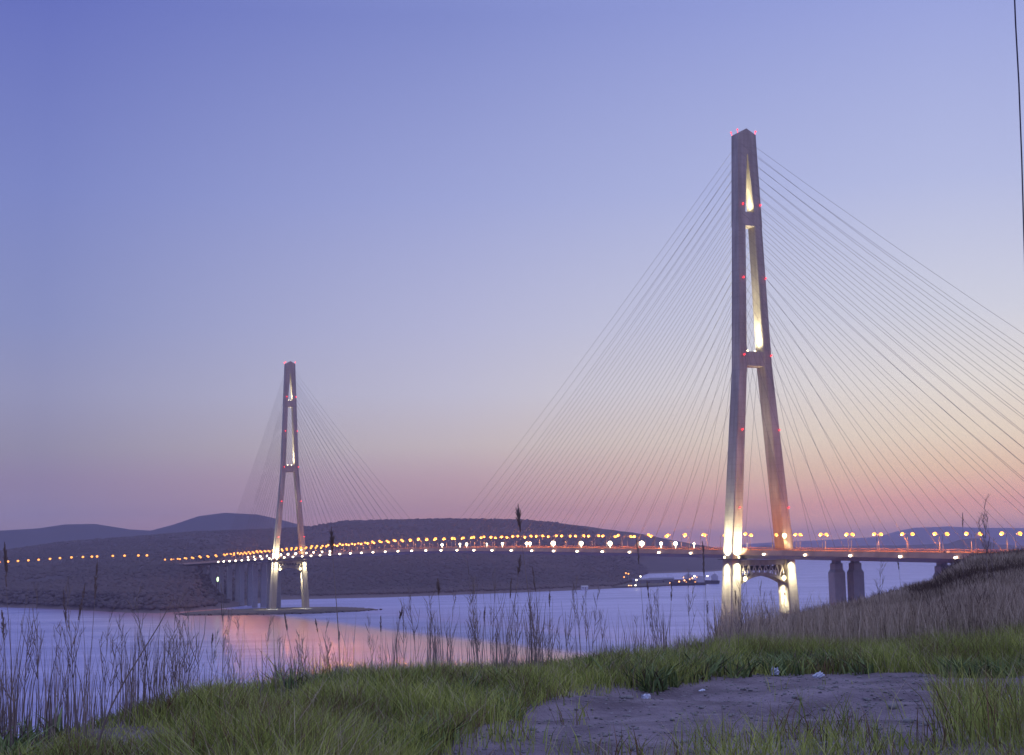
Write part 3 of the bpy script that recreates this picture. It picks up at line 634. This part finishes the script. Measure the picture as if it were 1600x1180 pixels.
for px, y, k, lb in ((977, 895, 'sodium', 'upper orange lamp of the pair on the harbour hill'), (981, 896, 'sodium', 'smaller orange lamp right beside the upper one on the harbour hill'), (974, 901, 'sodium', 'orange lamp lowest on the harbour hill slope'),
                   (993, 905.5, 'white_flood', 'warm white lamp in the middle of the harbour spit'), (991.5, 914, 'white_flood', 'bright warm lamp at the water edge of the harbour'), (985, 914.5, 'amber_window', 'dim amber lamp left of the bright one at the harbour edge'), (981, 914.5, 'amber_window', 'faint amber lamp furthest left at the harbour edge'),
                   (999.5, 900, 'white_flood', 'small cool white lamp at the back of the harbour')):
    light_mast(px, y, 2780 if y > 903 else 2950, 7, 1.5, M[k], lb)
wh = mat('warehouse', (.18, .18, .24), .7)
for k, (px, r, w_) in enumerate(((1010, 2960, 60), (1032, 3020, 50))):
    x, yy, _ = pol(px, r, 0); e = empty('warehouse', (x, yy, 3), .1); tag(e, ['long grey warehouse on the harbour spit', 'shorter grey warehouse beside the moored ships'][k], 'warehouse')
    MB().box(-w_ / 2, w_ / 2, -9, 9, -2, 7).build('wall', wh, e)
    MB().add([(-w_ / 2 - 1, -10, 7.01), (w_ / 2 + 1, -10, 7.01), (w_ / 2 + 1, 10, 7.01), (-w_ / 2 - 1, 10, 7.01), (-w_ / 2 - 1, 0, 10), (w_ / 2 + 1, 0, 10)], [(3, 2, 1, 0), (0, 1, 5, 4), (2, 3, 4, 5), (1, 2, 5), (3, 0, 4)]).build('roof', wh, e)
    MB().box(-4, 4, -9.08, -9.02, -2, 4).build('door', hullm, e)

# ------------------------------------------------------------------ near ground
def ground_mat():
    m = bpy.data.materials.new('dirt_ground'); m.use_nodes = True; t = m.node_tree; b = t.nodes['Principled BSDF']; nd = t.nodes; lk = t.links
    b.inputs['Roughness'].default_value = .9; b.inputs['Specular IOR Level'].default_value = .3
    tcn = nd.new('ShaderNodeTexCoord')
    n1 = nd.new('ShaderNodeTexNoise'); n1.inputs['Scale'].default_value = 1.3; n1.inputs['Detail'].default_value = 8; lk.new(tcn.outputs['Object'], n1.inputs['Vector'])
    r1 = nd.new('ShaderNodeValToRGB'); e = r1.color_ramp.elements; e[0].position = .35; e[0].color = (.13, .10, .115, 1); e[1].position = .66; e[1].color = (.27, .22, .25, 1); lk.new(n1.outputs['Fac'], r1.inputs[0])
    n2 = nd.new('ShaderNodeTexNoise'); n2.inputs['Scale'].default_value = 14; n2.inputs['Detail'].default_value = 5; lk.new(tcn.outputs['Object'], n2.inputs['Vector'])
    r2 = nd.new('ShaderNodeValToRGB'); e = r2.color_ramp.elements; e[0].position = .62; e[0].color = (0, 0, 0, 1); e[1].position = .72; e[1].color = (1, 1, 1, 1); lk.new(n2.outputs['Fac'], r2.inputs[0])
    mx_ = nd.new('ShaderNodeMix'); mx_.data_type = 'RGBA'; lk.new(r2.outputs[0], mx_.inputs[0]); lk.new(r1.outputs[0], mx_.inputs[6]); mx_.inputs[7].default_value = (.27, .25, .26, 1)
    lk.new(mx_.outputs[2], b.inputs['Base Color'])
    ad = nd.new('ShaderNodeMath'); ad.operation = 'ADD'; lk.new(n1.outputs['Fac'], ad.inputs[0]); lk.new(n2.outputs['Fac'], ad.inputs[1])
    bp = nd.new('ShaderNodeBump'); bp.inputs['Strength'].default_value = .8; bp.inputs['Distance'].default_value = .08; lk.new(ad.outputs[0], bp.inputs['Height']); lk.new(bp.outputs[0], b.inputs['Normal'])
    return m
G0 = EYE - 1.7
NC = {   # near terrain: photo column -> (distance, height)
 -900: [(0, G0), (9, G0), (14, 69.9), (18, 69.0), (30, 62), (60, 45), (160, 4), (260, -3)],
 0: [(0, G0), (9, G0), (13.5, 70.02), (18, 69.1), (30, 62), (60, 45), (160, 4), (260, -3)],
 230: [(0, G0), (9, G0), (15, 70.16), (19, 69.5), (30, 63), (60, 46), (160, 4), (260, -3)],
 330: [(0, G0), (9, G0), (16, 70.16), (19.5, 69.85), (30, 63.5), (60, 46), (160, 4), (260, -3)],
 450: [(0, G0), (10, G0), (17, 70.12), (20, 69.92), (30, 64), (60, 47), (160, 4), (260, -3)],
 600: [(0, G0), (12, G0), (18.5, 70.0), (21, 69.8), (31, 64), (60, 47), (160, 4), (260, -3)],
 900: [(0, G0), (14, G0), (19.5, 70.0), (22, 69.8), (32, 65), (60, 49), (160, 4), (260, -3)],
 1090: [(0, G0), (16, G0), (22, 69.95), (26, 69.7), (40, 66), (70, 50), (160, 4), (260, -3)],
 1130: [(0, G0), (17, G0), (24, 69.85), (34, 69.2), (46, 67.9), (80, 53), (170, 4), (260, -3)],
 1160: [(0, G0), (17, G0), (26, 69.75), (40, zat(1160, 1010, 40)), (58, zat(1160, 1014, 58)), (90, 55), (175, 4), (260, -3)],
 1220: [(0, G0), (18, G0), (28, 69.6), (48, zat(1220, 984, 48)), (66, zat(1220, 969, 66)), (98, 56), (180, 4), (260, -3)],
 1290: [(0, G0), (18, G0), (28, 69.62), (50, zat(1290, 969, 50)), (72, zat(1290, 951, 72)), (104, 57), (185, 4), (260, -3)],
 1400: [(0, G0), (18, G0), (28, 69.66), (54, zat(1400, 950, 54)), (80, zat(1400, 924, 80)), (112, 60), (190, 6), (260, -3)],
 1455: [(0, G0), (18, G0), (28, 69.7), (56, zat(1455, 938, 56)), (86, zat(1455, 910, 86)), (118, 62), (200, 8), (270, -3)],
 1495: [(0, G0), (18, G0), (28, 69.7), (58, zat(1495, 925, 58)), (96, zat(1495, 882, 96)), (128, 64), (210, 8), (280, -3)],
 1525: [(0, G0), (18, G0), (28, 69.75), (60, zat(1525, 915, 60)), (104, zat(1525, 866, 104)), (138, 66), (220, 10), (290, -3)],
 1600: [(0, G0), (18, G0), (28, 69.8), (62, zat(1600, 898, 62)), (112, zat(1600, 860, 112)), (150, 67), (240, 12), (300, -3)],
 1800: [(0, G0), (18, G0), (28, 70.0), (66, zat(1800, 880, 66)), (118, zat(1800, 842, 118)), (170, 70), (260, 14), (320, -3)],
 2600: [(0, G0), (18, G0), (28, 70.6), (66, 74), (118, 80), (200, 84), (300, 30), (360, -3)]}
nkeys = sorted(NC); ND = np.array([[p[0] for p in NC[k]] for k in nkeys], float); NZ = np.array([[p[1] for p in NC[k]] for k in nkeys], float)
def ground_z(px, r):
    px = np.atleast_1d(np.asarray(px, float)); r = np.atleast_1d(np.asarray(r, float)); K = ND.shape[1]
    d = np.stack([np.interp(px, nkeys, ND[:, i]) for i in range(K)], 1); z = np.stack([np.interp(px, nkeys, NZ[:, i]) for i in range(K)], 1)
    idx = np.clip((r[:, None] >= d).sum(1) - 1, 0, K - 2); ar = np.arange(len(r))
    t = np.clip((r - d[ar, idx]) / (d[ar, idx + 1] - d[ar, idx]), 0, 1)
    zz = z[ar, idx] * (1 - t) + z[ar, idx + 1] * t
    a = np.array([az(p) for p in px]) if len(px) < 500 else np.interp(px, AZP, AZV)
    x, y = r * np.sin(a), r * np.cos(a)
    zz = zz - np.interp(r, [34, 50, 120, 150], [0, .22, .3, 0]) * (px > 1130)
    zz = zz - .11 * np.exp(-((r - 15.6 - .25 * np.sin(x)) / .28) ** 2) * (px > 700) - .10 * np.exp(-((r - 17.4 - .2 * np.sin(x * 1.3)) / .25) ** 2) * (px > 900) + .05 * fbm(x / .35, y / .35, 91) * (r < 24)
    zz = zz + .16 * fbm(x / 2.2, y / 2.2, 31) * np.clip((r - 4) / 8, 0, 1) + .9 * fbm(x / 14, y / 14, 33) * np.clip((r - 34) / 20, 0, 1)
    return x, y, zz
AZP = np.linspace(-1000, 2700, 200); AZV = np.array([az(p) for p in AZP])
pxs = np.concatenate([np.arange(-900, -100, 24.), np.arange(-100, 1750, 7.), np.arange(1750, 2601, 24.)]); rs = np.concatenate([np.linspace(.3, 12, 20), np.arange(12.2, 32, .2), np.arange(33, 130, 1.5), np.linspace(132, 360, 60)])
PX, RS = np.meshgrid(pxs, rs, indexing='ij'); x, y, z = ground_z(PX.ravel(), RS.ravel()); n = len(rs); C = len(pxs)
i, j = np.meshgrid(np.arange(C - 1), np.arange(n - 1), indexing='ij'); a = (i * n + j).ravel()
tag(np_mesh('ground', np.stack([x, y, z], 1), np.stack([a, a + n, a + n + 1, a + 1], 1), ground_mat(), True), kind='structure')
# ground behind the camera
bk = MB(); bk.add([(-120, -200, G0 - .3), (120, -200, G0 - .3), (120, 6, G0 - .3), (-120, 6, G0 - .3)], [(0, 1, 2, 3)]); tag(bk.build('hilltop', bpy.data.materials['dirt_ground']), kind='structure')

def blade_mat(name, c1, c2, sc=.8, c3=None):
    m = bpy.data.materials.new(name); m.use_nodes = True; t = m.node_tree; b = t.nodes['Principled BSDF']
    b.inputs['Roughness'].default_value = .7; b.inputs['Specular IOR Level'].default_value = .2
    g = t.nodes.new('ShaderNodeNewGeometry'); tcn = t.nodes.new('ShaderNodeTexCoord'); nz = t.nodes.new('ShaderNodeTexNoise'); nz.inputs['Scale'].default_value = sc; nz.inputs['Detail'].default_value = 4
    t.links.new(tcn.outputs['Object'], nz.inputs['Vector'])
    ad = t.nodes.new('ShaderNodeMath'); ad.operation = 'MULTIPLY_ADD'; t.links.new(g.outputs['Random Per Island'], ad.inputs[0]); ad.inputs[1].default_value = .5
    t.links.new(nz.outputs['Fac'], ad.inputs[2])
    rp = t.nodes.new('ShaderNodeValToRGB'); e = rp.color_ramp.elements; e[0].position = .5; e[0].color = (*c1, 1); e[1].position = 1.0; e[1].color = (*c2, 1)
    if c3: q = e.new(.62); q.color = (*c3, 1)
    t.links.new(ad.outputs[0], rp.inputs[0]); t.links.new(rp.outputs[0], b.inputs['Base Color'])
    return m
def blades(name, px, r, h, w_, m, lean=.35, segs=2, zoff=-.03):
    n = len(px); x, y, z = ground_z(px, r); z = z + zoff
    th = rng.uniform(0, 2 * np.pi, n); dx, dy = np.cos(th) * w_ / 2, np.sin(th) * w_ / 2
    ph = rng.uniform(0, 2 * np.pi, n); ll = rng.uniform(0, lean, n) * h; lx, ly = np.cos(ph) * ll, np.sin(ph) * ll
    V = np.empty((n, 5, 3)); 
    V[:, 0] = np.stack([x - dx, y - dy, z], 1); V[:, 1] = np.stack([x + dx, y + dy, z], 1)
    V[:, 2] = np.stack([x + dx * .7 + lx * .35, y + dy * .7 + ly * .35, z + h * .55], 1); V[:, 3] = np.stack([x - dx * .7 + lx * .35, y - dy * .7 + ly * .35, z + h * .55], 1)
    V[:, 4] = np.stack([x + lx, y + ly, z + h], 1)
    b = (np.arange(n) * 5)[:, None]
    tri_ = np.concatenate([b + [0, 1, 2], b + [0, 2, 3], b + [3, 2, 4]], 1).reshape(-1, 3)
    return np_mesh(name, V.reshape(-1, 3), tri_, m)
def scatter(n, px0, px1, r0, r1):
    """even density over ground area between two bearings"""
    a = rng.uniform(0, 1, n); r = np.sqrt(r0 ** 2 + a * (r1 ** 2 - r0 ** 2)); px = rng.uniform(px0, px1, n); return px, r
BL_P = [-200, 500, 600, 680, 750, 820, 900, 1050, 1120, 1200, 1300, 1440, 1460, 1620]; BL_R = [4, 6, 9.5, 12.3, 14.3, 15.8, 17.0, 18.4, 19.6, 20.8, 21.2, 20.7, 20.2, 20]
TOPR_P = [-200, 230, 450, 600, 900, 1100, 1200, 1700]; TOPR_R = [15.5, 17.5, 20, 21, 22, 26, 31, 33]
px, r = scatter(640000, -120, 1750, 6, 33)
lo = np.interp(px, BL_P, BL_R); xx, yy, _ = ground_z(px, r); hi = np.interp(px, TOPR_P, TOPR_R) + np.interp(px, [600, 1100], [1.5, 10]) * fbm(xx / 3, yy / 3, 77)
edge = fbm(xx / 1.2, yy / 1.2, 51) * 2.4
keep = (r > lo + edge * 1.1 + 1.2 * fbm(xx / .45, yy / .45, 52)) & (r < hi)
clump = ((px > 1445 + edge * 60) & (r < 18.6 + edge)) 
keep |= clump
creep = (fbm(xx / .55, yy / .55, 88) > .24 - .10 * np.clip((r - lo + 3) / 3, 0, 1)) & (r > 9) & (rng.uniform(0, 1, len(px)) < .5) & (px < 1460); keep |= creep
near_ = (px > 480) & (px < 1460) & (r < 13.1 + .9 * np.sin(px / 90) + edge * .8) & (fbm(xx / .8, yy / .8, 99) > -.12); keep |= near_
dens = np.clip(.85 + 2.6 * fbm(xx / 1.1, yy / 1.1, 41), .08, 1) * np.clip((r - lo) / .9 + .25, .2, 1); keep &= rng.uniform(0, 1, len(px)) < dens
px, r, xx, yy = px[keep], r[keep], xx[keep], yy[keep]
hn = np.clip(.85 + 2.6 * fbm(xx / 1.4, yy / 1.4, 43), .25, 1.8)
h = (.30 * hn) * rng.uniform(.5, 1.25, len(px)); h = h * np.interp(px, [180, 280, 480, 600, 950, 1150, 1500], [.8, 1.15, 1.15, .8, .75, 1.15, 1.15]) * np.where((px > 1440) & (r < 19.5), 1.2, 1)
M['grass'] = blade_mat('green_grass', (.19, .11, .06), (.50, .54, .13), .8, (.21, .27, .065))
sel = rng.uniform(0, 1, len(px)) < .11
M['straw'] = blade_mat('dry_straw', (.22, .16, .11), (.60, .50, .36), .8)
tag(blades('dry_straw', px[sel], r[sel], h[sel] * 1.15, rng.uniform(.005, .011, int(sel.sum())), M['straw'], 1.3), 'dry straw stalks tangled in the green grass bank', 'dry grass', kind='stuff')
px, r, h = px[~sel], r[~sel], h[~sel]
tag(blades('green_grass', px, r, h, rng.uniform(.006, .015, len(px)), M['grass'], 1.0), 'thick green grass bank along the dirt track', 'grass', kind='stuff')
print('green blades', len(px))
# broad leaved weeds mixed into the bank, one low mass of leaves
pc, rc = scatter(5200, -100, 1650, 9, 30); lo = np.interp(pc, BL_P, BL_R); hi = np.interp(pc, TOPR_P, TOPR_R); xx, yy, _ = ground_z(pc, rc)
kc = ((rc > lo - .2) & (rc < hi) & (fbm(xx / 1.6, yy / 1.6, 93) > .03)); pc, rc = pc[kc], rc[kc]; nl = 16
pp = np.repeat(pc, nl) + rng.normal(0, 7, len(pc) * nl); r2 = np.repeat(rc, nl) + rng.normal(0, .07, len(pc) * nl)
M['leaf'] = blade_mat('leafy_weed', (.10, .075, .045), (.26, .33, .12), 1.2, (.11, .17, .06))
tag(blades('leafy_weeds', pp, r2, rng.uniform(.05, .34, len(pp)), rng.uniform(.02, .05, len(pp)), M['leaf'], 1.6), 'broad leaved low weeds mixed into the green grass bank', 'ground cover', kind='stuff')
px, r = scatter(230000, 1110, 1800, 25, 122)
d4 = np.stack([np.interp(px, nkeys, ND[:, k]) for k in (4,)], 1)[:, 0]
keep = (r < d4 + 6); px, r = px[keep], r[keep]
xx, yy, _ = ground_z(px, r); hn = np.clip(.95 + 2.2 * fbm(xx / 5, yy / 5, 47), .35, 1.9)
keep = (r > 27 + 3 * fbm(xx / 2, yy / 2, 9)); px, r, hn = px[keep], r[keep], hn[keep]
h = .62 * hn * rng.uniform(.45, 1.35, len(px)) * np.interp(r, [35, 60], [1, .6]); wd = np.clip(r * .0006, .015, .06) * rng.uniform(.6, 1.4, len(px))
M['dry'] = blade_mat('dry_grass', (.14, .10, .07), (.62, .50, .38), .30, (.32, .25, .18))
tag(blades('dry_grass', px, r, h, wd, M['dry'], .45), 'tall dry grass covering the right hillside', 'grass', kind='stuff')
print('dry blades', len(px))
# low dark scrub on the crest of the hillside
px, r = scatter(90000, 1150, 1800, 36, 122); d4 = np.interp(px, nkeys, ND[:, 4]); xx, yy, _ = ground_z(px, r)
f_ = fbm(xx / 7, yy / 7, 61); band1 = (np.abs(r - d4 + 1) < 6) & (f_ > -.12); band2 = (px > 1420) & (r > 62) & (r < 76) & (f_ > -.2)
keep = band1 | band2 | ((fbm(xx / 3.2, yy / 3.2, 66) > .13) & (r < d4)); px, r = px[keep], r[keep]
M['scrub'] = blade_mat('scrub_twigs', (.06, .035, .030), (.17, .12, .09), .5)
tag(blades('scrub', px, r, rng.uniform(.2, .8, len(px)), rng.uniform(.02, .05, len(px)), M['scrub'], .9), 'low dark brown scrub on the crest of the right hillside', 'scrub', kind='stuff')

# ------------------------------------------------------------------ weed stalks on the rim
M['stalk'] = blade_mat('dry_stalk', (.13, .10, .095), (.38, .30, .28), .8)
M['plume'] = mat('plume', (.14, .095, .09), .9, noise=(20, (.22, .16, .15)))
def stalk_mesh(h, kind, seed):
    rd = random.Random(seed); m_ = MB(); bx, by = rd.uniform(-.06, .06), rd.uniform(-.04, .04); k_ = rd.uniform(-.05, .05)
    pts_ = [(bx * (u ** 1.6) * h + k_ * math.sin(u * 5) * .3, by * u * h, u * h) for u in np.linspace(0, 1, 7)]
    base = .0040 if kind != 'reed' else .0065
    m_.tube(pts_, [base * (1 - .7 * u) for u in np.linspace(0, 1, 7)], 4)
    def at(u): i = min(int(u * 6), 5); t = u * 6 - i; return Vector(pts_[i]).lerp(Vector(pts_[i + 1]), t)
    if kind == 'branched':
        for b in range(rd.randint(5, 11)):
            u = rd.uniform(.25, .95); p = at(u); ln = h * rd.uniform(.14, .36) * (1.25 - u); an = rd.uniform(0, 6.28); sp_ = rd.uniform(.25, .6)
            q1 = p + Vector((math.cos(an) * ln * sp_ * .6, math.sin(an) * ln * .25, ln * .5)); q2 = q1 + Vector((math.cos(an) * ln * sp_ * .3, math.sin(an) * ln * .15, ln * .55))
            m_.tube([p, q1, q2], [.0032, .0025, .0016], 3)
            for c_ in range(2):
                v_ = p.lerp(q2, rd.uniform(.4, .9)); m_.tube([v_, v_ + Vector((rd.uniform(-.06, .06), rd.uniform(-.03, .03), rd.uniform(.04, .12)))], [.0024, .0014], 3)
    elif kind == 'fork':
        for sg in (-1, 1):
            p = at(rd.uniform(.3, .5)); ln = h * rd.uniform(.35, .5)
            m_.tube([p, p + Vector((sg * ln * .22, 0, ln * .45)), p + Vector((sg * ln * .3, .02, ln))], [.0055, .004, .002], 3)
    pl = None
    if kind in ('reed', 'spike'):
        pl = MB(); top = Vector(pts_[-1]); ln = h * (.14 if kind == 'reed' else .2); dirv = (Vector(pts_[-1]) - Vector(pts_[-2])).normalized()
        a0 = top - dirv * ln * .7
        for b in range(34 if kind == 'reed' else 22):
            u = rd.random(); c_ = a0 + dirv * ln * u; wv = .030 * math.sin(math.pi * min(1, u * .85 + .12)) * (1 if kind == 'reed' else .55)
            an = rd.uniform(0, 6.28); q = c_ + Vector((math.cos(an) * wv, math.sin(an) * wv, rd.uniform(.02, .06)))
            pl.tube([c_, q], [.0065, .002], 3)
    return m_, pl
protos = {}
def get_proto(kind, v):
    if (kind, v) not in protos:
        m_, pl = stalk_mesh(1.0, kind, hash((kind, v)) % 1000 if False else (v * 17 + {'reed': 1, 'spike': 2, 'branched': 3, 'fork': 4, 'plain': 5}[kind]))
        nm = {'reed': 'reed', 'spike': 'dry_weed', 'branched': 'dry_weed', 'fork': 'dry_weed', 'plain': 'dry_weed'}[kind]
        e = empty(nm, (0, 0, 0)); kids = [m_.build('stem', M['stalk'], e)]
        if pl: kids.append(pl.build('seed_head', M['plume'], e))
        protos[(kind, v)] = [e, kids, False]
    return protos[(kind, v)]
def stalk(px_, r, ytop, kind, label, v=None, tilt=0, group='dry weeds standing on the rim', ybase=None, cat='weed', thick_=1.0):
    x, y, z = ground_z([px_], [r]); x, y, z = float(x[0]), float(y[0]), float(z[0]) - .03
    h = max(.3, (zat(px_, ytop, r) - z))
    P_ = get_proto(kind, random.randrange(11) if v is None else v)
    if P_[2]: o = dup(P_[0], P_[1])
    else: o = P_[0]; P_[2] = True
    o.location = (x, y, z); o.scale = (thick_ * (.55 + .45 * h), thick_ * (.55 + .45 * h), h); o.rotation_euler = (0, tilt, 0) if tilt else (random.gauss(0, .05), random.gauss(0, .10), random.uniform(0, 6.28))
    tag(o, label, cat, group); return o
# the ones that stand out
stalk(532, 18.5, 842, 'reed', 'tallest dark stalk, feather-topped, right of the distant pylon', 0, group='tall stalks that stand out')
stalk(150, 12, 905, 'plain', 'thick leaning stalk crossing the water at the left', 1, tilt=.33, group='tall stalks that stand out', thick_=2.2)
stalk(787, 20.5, 880, 'reed', 'reed with dark feathery head bending over the far shore', 1, group='tall stalks that stand out')
stalk(838, 20.5, 805, 'reed', 'very tall reed at mid picture reaching above the bridge deck', 2, group='tall stalks that stand out')
stalk(851, 20.8, 900, 'spike', 'dark upright stalk just right of the tallest middle reed', 2, group='tall stalks that stand out')
stalk(1008, 22, 855, 'spike', 'tall dark spike standing over the harbour lights', 3, group='tall stalks that stand out')
stalk(1103, 24, 860, 'spike', 'thin tall spike left of the near pylon foot', 4, group='tall stalks that stand out')
stalk(608, 20, 955, 'reed', 'short reed with a dark plume over the pink water', 3, group='tall stalks that stand out')
stalk(690, 20.4, 915, 'reed', 'reed with slim plume right of the pink water', 4, group='tall stalks that stand out')
stalk(1540, 60, 786, 'branched', 'bare branching bush top on the right hill crest', 0, group='tall stalks that stand out', thick_=2.0)
stalk(1552, 60, 800, 'branched', 'lower bare bush beside the branching one on the crest', 1, group='tall stalks that stand out', thick_=2.0)
stalk(1503, 70, 812, 'spike', 'single bare stem left of the bush on the right crest', 1, group='tall stalks that stand out', thick_=1.6)
stalk(1368, 60, 872, 'branched', 'bare sapling on the hill below the right deck', 2, group='tall stalks that stand out', thick_=1.8)
stalk(1408, 62, 880, 'spike', 'bare stem right of the sapling below the deck', 5, group='tall stalks that stand out', thick_=1.8)
stalk(1196, 30, 905, 'branched', 'bushy dry weed seen through the arch of near pylon', 3, group='tall stalks that stand out', thick_=1.3)
stalk(1218, 34, 925, 'spike', 'leafy dark spike seen through the arch of near pylon', 0, group='tall stalks that stand out', thick_=1.8)
stalk(1150, 24, 900, 'branched', 'dry branching weed in front of the lit pylon leg', 4, group='tall stalks that stand out', thick_=1.2)
stalk(1138, 23, 925, 'fork', 'forked dry weed at the left edge of the lit pylon leg', 2, group='tall stalks that stand out')
envP = [-20, 60, 120, 180, 260, 330, 420, 520, 620, 680, 760, 820, 900, 960, 1040, 1100, 1160, 1200, 1240]
envY = [960, 950, 940, 950, 950, 985, 990, 1000, 985, 945, 940, 950, 940, 950, 935, 935, 930, 960, 960]
kinds = ['branched', 'branched', 'fork', 'plain', 'spike', 'plain']
LAB = {'branched': 'bare branching dry weed in the thicket along the rim', 'fork': 'forked dry weed stem in the thicket along the rim', 'plain': 'straight thin dry stem in the thicket along the rim', 'spike': 'dry stem with slim seed head in the thicket along the rim'}
cnt = 0
while cnt < 160:
    q = random.uniform(-15, 1240)
    if q < 260 and random.random() < .35: continue
    if 1160 < q and random.random() < .5: continue
    if 300 < q < 640 and random.random() < .35: continue
    r = float(np.interp(q, [0, 230, 600, 900, 1100, 1240], [13.5, 15.5, 19.5, 21, 24, 32])) + random.uniform(-1.2, 1.8)
    yt = np.interp(q, envP, envY) + random.gauss(0, 1) * 26 + (0 if random.random() < .8 else -30)
    kd = random.choice(kinds)
    stalk(q, r, yt, kd, LAB[kd]); cnt += 1
# crowd of very thin shorter stems: nobody could count them
q = rng.uniform(-40, 1260, 2600); r = np.interp(q, [0, 230, 600, 900, 1100, 1240], [13.5, 15.5, 19.5, 21, 24, 32]) + rng.uniform(-1.4, 2.4, len(q))
cl = fbm(q / 28, q * 0, 71); keep = rng.uniform(0, 1, len(q)) < np.clip(.6 + 2.2 * cl, .12, 1); keep &= ~((q > 300) & (q < 610) & (rng.uniform(0, 1, len(q)) < .6)); q, r = q[keep], r[keep]
h = (rng.uniform(.35, 1.0, len(q)) * np.clip(1.0 + 1.2 * cl[keep], .6, 1.5))
tag(blades('thin_stems', q, r, h, rng.uniform(.006, .012, len(q)), M['stalk'], .22), 'crowd of very thin dry stems between the weeds on the rim', 'dry stems', kind='stuff')

# ------------------------------------------------------------------ litter
lm = mat('thin_plastic', (.62, .66, .78), .4)
def litter(px_, r, size, label, sy=.5, seed=0):
    x, y, z = ground_z([px_], [r]); bm = bmesh.new(); bmesh.ops.create_icosphere(bm, subdivisions=3, radius=1); rd = random.Random(seed)
    for v in bm.verts:
        n_ = v.co.normalized(); f_ = 1 + .35 * math.sin(n_.x * 5 + seed) * math.cos(n_.y * 4 + seed * 2) + .2 * math.sin(n_.z * 9 + n_.x * 7) + rd.uniform(-.07, .07)
        v.co = Vector((n_.x * f_ * size, n_.y * f_ * size * .6, max(-.3 * size * sy, n_.z * f_ * size * sy)))
    me = bpy.data.meshes.new('plastic_bag'); bm.to_mesh(me); bm.free(); me.materials.append(lm)
    o = bpy.data.objects.new('plastic_bag', me); COL.objects.link(o); o.location = (float(x[0]), float(y[0]), float(z[0]) + size * sy * .45); o.rotation_euler = (0, .1, seed)
    tag(o, label, 'litter', 'plastic litter beside the track')
litter(1003, 17.6, .085, 'crumpled pale blue plastic bag at the grass edge, leftmost', .8, 1)
litter(1203, 20.6, .075, 'crumpled pale blue plastic bag upright in the grass, middle of track', 1.0, 2)
litter(1272, 20.6, .07, 'greyish plastic scrap lying right of the upright bag', .7, 3)
litter(1090, 18.2, .045, 'small flat white scrap on the track edge', .3, 4)
litter(1562, 17.6, .07, 'pale blue plastic scrap behind the foreground grass clump', .9, 5)
# pebbles
px, r = scatter(6000, 500, 1500, 8, 20.6); lo = np.interp(px, BL_P, BL_R); k_ = r < lo + .5; px, r = px[k_], r[k_]; x, y, z = ground_z(px, r); n = len(px)
sz = rng.gamma(1.1, .007, n) + .003; Vt = icoV[None] * sz[:, None, None] * rng.uniform(.6, 1.3, (n, len(icoV), 1)) * np.array([1, 1, .6]) + np.stack([x, y, z + sz * .2], 1)[:, None, :]
tag(np_mesh('gravel', Vt.reshape(-1, 3), (icoF[None] + (np.arange(n) * len(icoV))[:, None, None]).reshape(-1, 3), mat('stone', (.22, .21, .21), .8)), 'scattered small stones on the dirt track', 'gravel', kind='stuff')

# ------------------------------------------------------------------ overhead wire at the right edge
def at(px_, py_, r): d = ray(px_, py_); d = d / math.hypot(d[0], d[1]); return Vector((d[0] * r, d[1] * r, EYE + d[2] * r))
wpts = [at(1582, -80, 17), at(1587, 40, 17.5), at(1592, 130, 18), at(1596.5, 250, 18.5), at(1600.5, 390, 19), at(1607, 600, 19.6), at(1620, 830, 20), at(1632, 1000, 20.3)]
tag(MB().tube(wpts, .009, 6).build('guy_wire', mat('wire', (.10, .09, .14), .6), smooth=True), 'dark slack wire hanging down the right edge of the sky', 'wire')

# ------------------------------------------------------------------ air
hz = MB().box(-24000, 24000, -400, 24500, -3.5, 328).build('haze', None)
hm = bpy.data.materials.new('haze_air'); hm.use_nodes = True; t = hm.node_tree; t.nodes.clear(); o_ = t.nodes.new('ShaderNodeOutputMaterial'); pv = t.nodes.new('ShaderNodeVolumePrincipled')
pv.inputs['Color'].default_value = (.78, .70, 1, 1); pv.inputs['Density'].default_value = 7.5e-5; pv.inputs['Anisotropy'].default_value = 0.0
t.links.new(pv.outputs[0], o_.inputs['Volume']); hz.data.materials.append(hm); tag(hz, 'thin violet evening haze over the strait', 'haze', kind='stuff')
